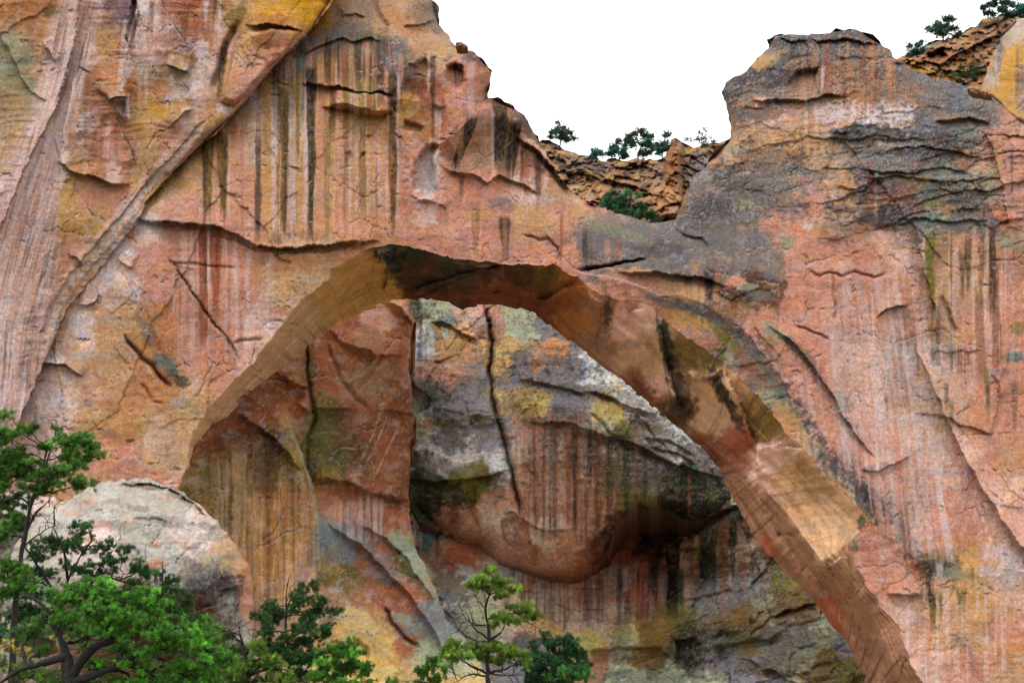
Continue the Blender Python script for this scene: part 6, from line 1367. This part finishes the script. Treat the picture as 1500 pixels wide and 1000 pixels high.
def tree(name, label, cat, Y, trunk, blobs, cols, seed, clump=6.0, needle=4.2, dens=1.0, per=34, tw=9.0, dead=(), spread=1.0, group=None, limbs=(), flat=1.0):
    """trunk: [(u, v, depth offset)], blobs: (u, v, ru, rv, [depth offset], [colour index])"""
    rng = np.random.RandomState(seed)
    k = (Y - CAM[1]) / FPX / math.cos(PITCH)                # metres per unit at this distance
    TP = np.array([at(t[0], t[1], Y + (t[2] if len(t) > 2 else 0)) for t in trunk])
    root = empty(name, TP[0], label, cat, group)
    tb = Tubes()
    def smoothline(P, n):
        P = np.asarray(P); s = np.concatenate([[0], np.cumsum(np.linalg.norm(np.diff(P, axis=0), axis=1))]); q = np.linspace(0, s[-1], n)
        Q = np.stack([np.interp(q, s, P[:, c]) for c in range(3)], 1)
        for _ in range(3): Q[1:-1] = (Q[:-2] + 2 * Q[1:-1] + Q[2:]) / 4
        return Q + rng.normal(size=Q.shape) * k * 0.5
    TS = smoothline(TP, 26)
    r0 = tw * k * 0.5
    tb.add(TS, r0 * np.linspace(1.0, 0.22, 26) * (1 + 0.12 * rng.normal(size=26)), 8)
    nodes = [(p, r) for p, r in zip(TS, r0 * np.linspace(1.0, 0.22, 26))]
    for lb in limbs:
        P = smoothline([at(t[0], t[1], Y + (t[2] if len(t) > 2 else 0)) for t in lb[0]], 16)
        rr = lb[1] * k * 0.5 * np.linspace(1, 0.3, 16) * (1 + 0.12 * rng.normal(size=16)); tb.add(P, rr, 7)
        nodes += [(p, r) for p, r in zip(P, rr)]
    NP = np.array([n[0] for n in nodes]); NR = np.array([n[1] for n in nodes])
    cen = []; ccol = []
    for bl in blobs:
        u, v, ru, rv = bl[:4]; dy = bl[4] if len(bl) > 4 else rng.uniform(-1, 1) * 0.4 * spread; ci = bl[5] if len(bl) > 5 else 0
        c = at(u, v, Y + dy)
        # the nearest lower node carries the bough
        d = np.linalg.norm(NP - c, axis=1) + 1.2 * np.maximum(0, NP[:, 2] - c[2])
        i = int(np.argmin(d)); R = np.array([ru * k, max(ru, rv) * 0.8 * k * spread, rv * k])
        P = wander(NP[i], c, 10, 0.10, rng, 0.05); rb = min(NR[i] * 0.8, tw * k * 0.22)
        tb.add(P, np.linspace(rb, rb * 0.3, 10), 5)
        n = max(6, int(dens * 1.75 * ru * rv * (1 + 0.012 * ru) / (clump * clump) * 3.0))
        D = rng.normal(size=(n, 3)); D /= np.linalg.norm(D, axis=1)[:, None]
        rad = rng.uniform(0.15, 1.0, n) ** 0.55
        # uneven outline: lobes
        lob = 1 + 0.28 * np.sin(D[:, 0] * 5 + seed + u) + 0.22 * np.sin(D[:, 2] * 6 + v) + 0.18 * np.sin(D[:, 1] * 7 + u * 2)
        C3 = c + D * rad[:, None] * lob[:, None] * R * np.array([1, 1, flat])
        ns = max(3, int(ru * rv / (clump * 9)))            # shoots gather in sprays with gaps between them
        sub = C3[rng.choice(n, min(ns, n), replace=False)]; pick = rng.randint(0, len(sub), n)
        tight = np.where(rng.rand(n) < 0.82, 1.0, 0.0)[:, None]
        C3 = tight * (sub[pick] + rng.normal(size=(n, 3)) * k * clump * np.array([.95, .95, .6])) + (1 - tight) * C3
        shade = np.exp(rng.normal(size=len(sub)) * 0.34)[pick][:, None]
        cen.append(C3)
        cc = np.array(cols[ci % len(cols)]) * shade * np.exp(rng.normal(size=(n, 1)) * 0.22) * np.exp(rng.normal(size=(n, 3)) * 0.07)
        ccol.append(cc)
        for q in rng.choice(n, min(n, max(3, int(n * 0.16))), replace=False):
            tb.add(wander(c + (C3[q] - c) * 0.05, C3[q], 5, 0.12, rng), np.linspace(rb * 0.35, 0.25 * k, 5) + 0.15 * k, 4)
    for dd in dead:
        P = smoothline([at(t[0], t[1], Y + (t[2] if len(t) > 2 else 0)) for t in dd[0]], 12)
        tb.add(P, dd[1] * k * 0.5 * np.linspace(1, 0.25, 12), 5)
        for q in range(dd[2] if len(dd) > 2 else 4):
            a = P[rng.randint(3, 12)]; e = a + rng.normal(size=3) * k * 11 + np.array([0, 0, 5 * k])
            tb.add(wander(a, e, 6, 0.15, rng), np.linspace(dd[1] * k * 0.22, 0.3 * k, 6), 4)
    link_mesh("trunk", np.concatenate(tb.V), np.concatenate(tb.F), M_BARK, None, root)
    if not cen: return root
    cen = np.concatenate(cen); ccol = np.concatenate(ccol)
    # tufts: narrow needles fanning up and out from each shoot
    N = len(cen); M = int(per * 1.7); needle *= 0.78
    axis = rng.normal(size=(N, 3)) * 0.8 + np.array([0, 0, 0.7]); axis /= np.linalg.norm(axis, axis=1)[:, None]
    dirs = rng.normal(size=(N, M, 3)) * 0.75 + axis[:, None]; dirs /= np.linalg.norm(dirs, axis=2)[..., None]
    base = cen[:, None] + rng.normal(size=(N, M, 3)) * clump * k * 0.26 + axis[:, None] * (rng.uniform(-.5, .5, (N, M, 1)) * clump * k * 0.8)
    ln = needle * k * rng.uniform(0.6, 1.25, (N, M, 1))
    side = np.cross(dirs, rng.normal(size=(N, M, 3))); side /= np.linalg.norm(side, axis=2)[..., None]
    wd = needle * k * 0.11
    a = base - side * wd; b = base + side * wd; c = base + dirs * ln + side * wd * 0.3; d = base + dirs * ln - side * wd * 0.3
    V = np.stack([a, b, c, d], 2).reshape(-1, 3)
    F = np.arange(len(V)).reshape(-1, 4)
    CC = np.repeat(np.clip(ccol * 1.05, .002, .9), M * 4, 0)
    link_mesh("crown", V, F, M_LEAF, CC, root, smooth=False, attr="leaf_colour")
    return root

BR = (0.075, 0.230, 0.022); MD = (0.055, 0.150, 0.016); DK = (0.022, 0.075, 0.016); OL = (0.085, 0.150, 0.018); YE = (0.30, 0.25, 0.03); BL = (0.028, 0.085, 0.055); LG = (0.13, 0.24, 0.03)
# foreground, left
tree("pinyon_pine", "tall dark-stemmed pinyon rising up the left edge in front of the pale boulders", "tree", 19,
     [(20, 1080), (18, 960), (24, 860), (34, 800), (44, 740), (58, 700), (68, 660)], [(8, 606, 16, 8), (4, 640, 22, 18), (18, 668, 24, 14), (45, 630, 14, 12), (62, 655, 12, 12), (45, 690, 30, 16), (82, 700, 30, 16), (112, 648, 24, 22), (124, 668, 18, 20), (100, 680, 24, 14), (118, 710, 22, 12), (60, 718, 36, 10),
      (5, 700, 22, 22), (10, 735, 24, 18), (14, 765, 22, 16), (0, 785, 22, 16), (8, 830, 26, 18), (30, 850, 24, 16), (10, 870, 26, 16), (20, 680, 20, 16), (95, 645, 14, 18)], [MD, DK, OL], 11, clump=4.2, needle=3.4, tw=12,
     dead=[([(60, 700), (70, 670), (82, 640), (82, 615)], 3, 5), ([(34, 790), (48, 756), (72, 732)], 5, 6), ([(44, 760), (42, 735), (40, 726)], 3, 4), ([(36, 798), (60, 780), (80, 768)], 3, 5)])
tree("pinyon_pine", "bright green spreading pinyon with a forked black trunk in front of the big boulder", "tree", 16,
     [(108, 1080), (106, 1010), (100, 960), (84, 925), (76, 895)],
     [(100, 880, 30, 18, -.3), (125, 860, 30, 14, -.4), (160, 868, 34, 16, -.4), (200, 876, 34, 15, -.3), (90, 905, 22, 12, -.3), (140, 895, 34, 14, -.5), (180, 900, 34, 14, -.4), (225, 890, 22, 14, -.2), (215, 915, 30, 14, -.4), (165, 925, 34, 12, -.3), (245, 925, 32, 14, -.3), (270, 940, 34, 14, -.3), (230, 950, 30, 12, -.2), (300, 950, 26, 12, -.1), (200, 970, 34, 12, .2), (260, 975, 34, 14, -.1), (310, 980, 28, 14, 0), (150, 975, 22, 12, .2), (330, 965, 18, 12), (290, 1000, 40, 14), (60, 905, 20, 12, .4, 2), (130, 930, 30, 12, .5, 2), (180, 950, 30, 14, .5, 2), (120, 1000, 40, 14, .5, 2), (200, 1000, 40, 14, .3), (240, 1000, 40, 14, .3), (40, 925, 22, 12, .5, 2), (150, 905, 34, 14, .3), (280, 915, 20, 12, .2, 2), (310, 935, 20, 12, .2, 2), (60, 950, 16, 10, .5, 2)],
     [BR, BR, MD], 12, clump=4.2, needle=3.4, tw=20, dens=0.95, limbs=[([(104, 990), (130, 950), (165, 935), (200, 930), (235, 915)], 15), ([(104, 1000), (150, 985), (200, 960), (230, 935), (262, 925)], 12), ([(84, 930), (70, 890), (40, 870), (20, 880)], 8), ([(100, 960), (60, 972), (30, 978), (0, 1000)], 12)])
tree("pinyon_pine", "sparse half-bare pinyon with thin black twigs against the face of the big boulder", "tree", 21,
     [(96, 1080), (92, 960), (88, 900), (98, 850), (120, 810)],
     [(80, 790, 22, 12), (118, 768, 18, 8), (130, 780, 16, 10), (105, 800, 26, 12), (60, 810, 24, 12), (150, 800, 20, 10), (170, 820, 22, 10), (185, 806, 12, 8), (200, 830, 18, 10), (220, 842, 22, 10), (240, 850, 18, 8), (150, 840, 24, 12), (110, 832, 26, 12), (60, 840, 26, 12), (40, 860, 26, 14), (190, 855, 20, 9), (255, 862, 12, 9), (40, 890, 26, 14), (60, 870, 22, 12), (20, 900, 22, 14), (245, 885, 20, 12), (270, 880, 14, 12), (285, 905, 18, 12)],
     [DK, MD, BR], 13, clump=4.0, needle=3.3, tw=9, dens=0.75, limbs=[([(92, 900), (70, 850), (50, 820), (30, 790)], 6), ([(98, 860), (140, 840), (175, 850), (205, 860)], 5), ([(100, 850), (95, 810), (78, 770)], 4), ([(120, 812), (135, 790), (130, 775)], 4)],
     dead=[([(80, 770), (78, 740), (95, 730)], 2.5, 7), ([(120, 810), (108, 780), (104, 764)], 2.5, 7), ([(205, 858), (232, 880), (240, 840), (238, 822)], 3.5, 7), ([(140, 840), (160, 815), (172, 792)], 2.5, 7), ([(230, 900), (236, 870), (252, 850)], 3, 5), ([(175, 850), (200, 838), (214, 820)], 2.5, 6)])
tree("shrub", "leafy green bush filling the foot of the big boulder behind the bright pinyon", "bush", 23, [(290, 1080), (290, 1000), (285, 960)],
     [(200, 890, 34, 16), (240, 900, 30, 14), (280, 925, 30, 14), (315, 930, 26, 12), (230, 870, 24, 10), (330, 955, 26, 12), (150, 900, 34, 14), (100, 920, 40, 16), (40, 900, 30, 14), (350, 980, 26, 12), (20, 930, 26, 16), (310, 980, 30, 14), (60, 990, 40, 14), (265, 900, 14, 8)], [(.05, .13, .02), (.035, .10, .016)], 51, clump=4.0, needle=3.3, tw=8, dens=.9)
tree("shrub", "scrubby yellow-flecked bush in the bottom left corner beside the forked trunk", "bush", 18, [(30, 1060), (28, 1000), (26, 975)],
     [(15, 945, 14, 9, 0, 1), (30, 955, 16, 8, 0, 1), (45, 975, 16, 9, 0, 0), (20, 985, 24, 12, 0, 0), (60, 990, 20, 10, 0, 0), (8, 965, 12, 10, 0, 0), (75, 930, 10, 8, 0, 1), (0, 930, 14, 12, 0, 2)], [OL, YE, BL], 14, clump=4.0, needle=3.3, tw=4, dens=.5)
tree("pinyon_pine", "low olive-green pinyon with bare dark twigs between the bright pinyon and the upright pair", "tree", 22,
     [(368, 1080), (366, 1010), (360, 960), (352, 930)], [(330, 930, 16, 9), (345, 950, 22, 12), (375, 945, 22, 10), (365, 970, 30, 12), (395, 965, 20, 12), (345, 985, 26, 12), (385, 995, 30, 12), (410, 980, 20, 12, 0, 1), (335, 1000, 20, 12, 0, 1), (310, 915, 10, 9), (425, 1000, 22, 14)],
     [OL, LG], 15, clump=4.0, needle=3.3, tw=10, dens=.6, dead=[([(352, 940), (335, 925), (318, 920)], 3, 7), ([(360, 960), (380, 925), (388, 912)], 3, 7), ([(355, 950), (350, 915)], 2.5, 6), ([(366, 990), (400, 955)], 3, 6)])
tree("pinyon_pine", "upright dark green pinyon standing just right of the big boulder", "tree", 27,
     [(430, 1080), (426, 1000), (420, 940), (418, 905), (424, 880)],
     [(392, 884, 16, 10), (385, 900, 14, 12), (402, 900, 18, 14), (395, 925, 20, 14), (410, 945, 22, 14), (388, 950, 14, 10), (440, 862, 12, 8), (458, 856, 12, 8), (450, 876, 22, 10), (470, 885, 18, 9), (488, 898, 12, 7), (455, 900, 26, 10), (440, 920, 24, 12), (475, 920, 18, 9), (430, 890, 12, 8), (455, 940, 22, 12), (430, 965, 26, 14), (400, 970, 20, 12), (460, 965, 20, 12), (440, 990, 30, 14)],
     [DK, MD, MD], 16, clump=3.8, needle=3.2, tw=8, dens=.9, dead=[([(420, 900), (419, 870), (421, 852)], 3, 4)])
tree("shrub", "dense bright green bush right of the upright pinyon at the bottom edge", "bush", 26, [(510, 1080), (505, 1010), (500, 975)],
     [(485, 955, 20, 12), (505, 945, 18, 12), (518, 960, 18, 12), (500, 975, 30, 12), (528, 985, 16, 14), (485, 990, 26, 14), (515, 1000, 26, 12), (470, 975, 16, 12)], [(0.06, .19, .018), MD], 17, clump=3.8, needle=3.2, tw=6, dens=1.0)
tree("shrub", "small loose bush with bronze twigs left of the twisted pinyon", "bush", 27, [(628, 1060), (626, 1000), (628, 980)],
     [(612, 985, 12, 7), (630, 975, 14, 8), (645, 968, 12, 8), (620, 998, 22, 9), (640, 990, 16, 8), (574, 1000, 10, 9), (655, 978, 8, 6)], [MD, OL], 18, clump=4.5, tw=3, dens=.7)
tree("pinyon_pine", "twisted pinyon with two flat yellow-green foliage tiers and bare crooked branches, bottom centre", "tree", 25,
     [(716, 1080), (715, 1000), (713, 965), (718, 935), (714, 905), (708, 885), (716, 872), (724, 860), (722, 845)],
     [(715, 836, 16, 5), (706, 848, 20, 7), (735, 850, 20, 7), (722, 858, 30, 7), (745, 862, 14, 5), (698, 860, 10, 5), (738, 868, 16, 6), (728, 902, 16, 7), (745, 908, 14, 7), (758, 893, 14, 6), (772, 886, 16, 7), (780, 900, 12, 6), (765, 905, 12, 5), (722, 916, 9, 5),
      (660, 950, 18, 7), (672, 942, 16, 6), (690, 948, 26, 8), (715, 945, 26, 7), (740, 950, 26, 8), (760, 958, 20, 8), (676, 962, 26, 7), (735, 965, 30, 7), (765, 970, 14, 7), (705, 958, 16, 6), (650, 958, 10, 5)],
     [(.12, .21, .022), (.09, .17, .02)], 19, clump=3.6, needle=3.2, tw=9, dens=1.15, spread=.8,
     limbs=[([(718, 935), (700, 925), (690, 915), (685, 900)], 3.5), ([(715, 940), (735, 925), (740, 912)], 4), ([(714, 985), (690, 975), (668, 960)], 4), ([(714, 985), (740, 980), (760, 968)], 4), ([(716, 905), (740, 900), (765, 895)], 3)],
     dead=[([(712, 915), (695, 916), (680, 905), (675, 893)], 2.6, 9), ([(715, 940), (698, 940), (682, 930), (668, 920), (664, 905)], 2.6, 9), ([(708, 888), (700, 880), (695, 870)], 2, 6), ([(714, 990), (690, 985), (664, 1000)], 3, 8), ([(716, 985), (745, 990), (770, 985)], 2.5, 9), ([(750, 905), (775, 912), (795, 925)], 1.8, 6), ([(698, 940), (700, 955), (698, 945)], 2, 4), ([(662, 965), (664, 985), (672, 1000)], 2.5, 2)])
tree("juniper_tree", "dense dark blue-green juniper at the bottom centre, right of the twisted pinyon", "tree", 27, [(820, 1080), (820, 1010), (822, 970)],
     [(800, 940, 14, 10), (820, 936, 12, 8), (836, 944, 12, 9), (795, 958, 16, 10), (825, 955, 22, 10), (848, 958, 12, 10), (785, 975, 18, 10), (812, 975, 24, 12), (845, 975, 18, 10), (795, 995, 24, 12), (830, 990, 26, 12, -.3, 1), (855, 990, 14, 10, -.2, 1), (780, 990, 12, 10)], [(.016, .062, .02), (.05, .17, .03)], 20, clump=4.2, tw=6, dens=1.1)

# skyline trees behind the arch, far and small
JU = (0.035, 0.095, 0.065); JB = (0.028, 0.115, 0.10)
sky_kw = dict(clump=2.6, needle=2.8, per=22, dens=1.5, tw=3.2, spread=.9, group="junipers along the skyline")
tree("juniper_tree", "small rounded juniper alone on the ledge just right of the arch's dark crest", "tree", 127, [(820, 222), (821, 208), (822, 200)], [(812, 192, 9, 6), (822, 186, 10, 6), (832, 195, 10, 6), (818, 200, 15, 6), (836, 203, 9, 4), (808, 200, 6, 4), (826, 204, 12, 5)], [JU, JB], 30, **sky_kw)
tree("juniper_tree", "tiny juniper clump low on the ledge between the lone juniper and the skyline group", "tree", 125, [(873, 238), (874, 230)], [(870, 222, 9, 6), (878, 227, 10, 6), (866, 229, 6, 5)], [JB, JU], 31, **sky_kw)
tree("juniper_tree", "low bluish juniper at the left end of the skyline group", "tree", 126, [(908, 240), (907, 226)], [(902, 214, 10, 8), (912, 220, 12, 8), (900, 226, 12, 8), (918, 228, 10, 8), (908, 208, 6, 5)], [JB, JU], 32, **sky_kw)
tree("juniper_tree", "tallest juniper of the skyline group, forked with sky showing through", "tree", 126, [(936, 240), (935, 225), (940, 212), (942, 200)], [(925, 200, 10, 8), (938, 194, 11, 8), (950, 200, 11, 8), (933, 208, 15, 8), (950, 211, 12, 8), (958, 216, 8, 6), (942, 224, 15, 8), (918, 206, 6, 5)], [JU, JB], 33, **sky_kw)
tree("juniper_tree", "narrow juniper of the skyline group touching the orange rock tower", "tree", 125, [(970, 240), (971, 220)], [(966, 214, 8, 6), (975, 202, 5, 9), (972, 212, 10, 8), (978, 220, 8, 8), (962, 222, 9, 6)], [JU, JB], 34, **sky_kw)
tree("juniper_tree", "feathery bare-topped juniper against the left side of the great butte", "tree", 124, [(1028, 220), (1028, 206), (1030, 195)], [(1020, 205, 11, 5), (1034, 203, 11, 5), (1024, 194, 8, 5), (1036, 192, 6, 5), (1045, 208, 10, 6), (1008, 204, 10, 5), (1030, 212, 20, 6)], [JU], 35, clump=2.4, needle=2.6, per=9, tw=2.4, spread=.9, dens=.6, group="junipers along the skyline", dead=[([(1028, 205), (1024, 190), (1026, 184)], 1.2, 6), ([(1030, 205), (1038, 190), (1042, 188)], 1.2, 6)])
tree("shrub", "round blue-green bush on the slope under the skyline ledges", "bush", 105, [(915, 325), (914, 310)], [(895, 292, 15, 9), (912, 288, 16, 8), (925, 298, 15, 9), (900, 303, 18, 9), (916, 310, 18, 9), (890, 300, 9, 6)], [(.03, .13, .05)], 36, clump=3, needle=3, per=20, tw=2.5)
tree("shrub", "dark green bush beside the orange rock tower, right of the round bush", "bush", 104, [(948, 330), (947, 318)], [(940, 305, 12, 9), (952, 312, 12, 9), (938, 316, 12, 8), (958, 320, 9, 6), (930, 322, 10, 6)], [(.02, .085, .022)], 37, clump=3, needle=3, per=20, tw=2.5)
tree("juniper_tree", "bushy juniper standing above the rust ledges at the top right", "tree", 103, [(1382, 66), (1382, 52)], [(1375, 36, 11, 8), (1387, 32, 12, 8), (1395, 42, 12, 8), (1370, 46, 12, 8), (1385, 48, 18, 8), (1362, 42, 8, 5)], [JU, JB], 38, **sky_kw)
tree("juniper_tree", "low juniper at the left tip of the rust ledges at the top right", "tree", 101, [(1342, 84), (1342, 74)], [(1335, 72, 10, 8), (1346, 66, 10, 6), (1350, 76, 11, 6), (1332, 80, 8, 5)], [JU, JB], 39, **sky_kw)
tree("juniper_tree", "broad juniper cut by the top edge above the rust ledges", "tree", 104, [(1462, 40), (1462, 20)], [(1445, 12, 10, 8), (1458, 4, 12, 9), (1470, 12, 15, 9), (1450, 20, 12, 6), (1480, 22, 11, 6), (1478, 2, 10, 8)], [JU, JB], 40, **sky_kw)
tree("juniper_tree", "bluish juniper in the top right corner behind the yellow rock", "tree", 104, [(1495, 34), (1494, 16)], [(1490, 8, 12, 8), (1502, 14, 15, 10), (1486, 20, 10, 6), (1496, 24, 11, 6)], [JB], 41, **sky_kw)
tree("shrub", "thin olive bush in the notch between the crest and the yellow rock", "bush", 88, [(1418, 128), (1418, 118)], [(1408, 100, 9, 8), (1422, 98, 10, 6), (1430, 110, 11, 8), (1412, 112, 12, 8), (1400, 112, 8, 5)], [(.05, .085, .02)], 42, clump=2.6, needle=3, per=14, tw=2, dens=.7)
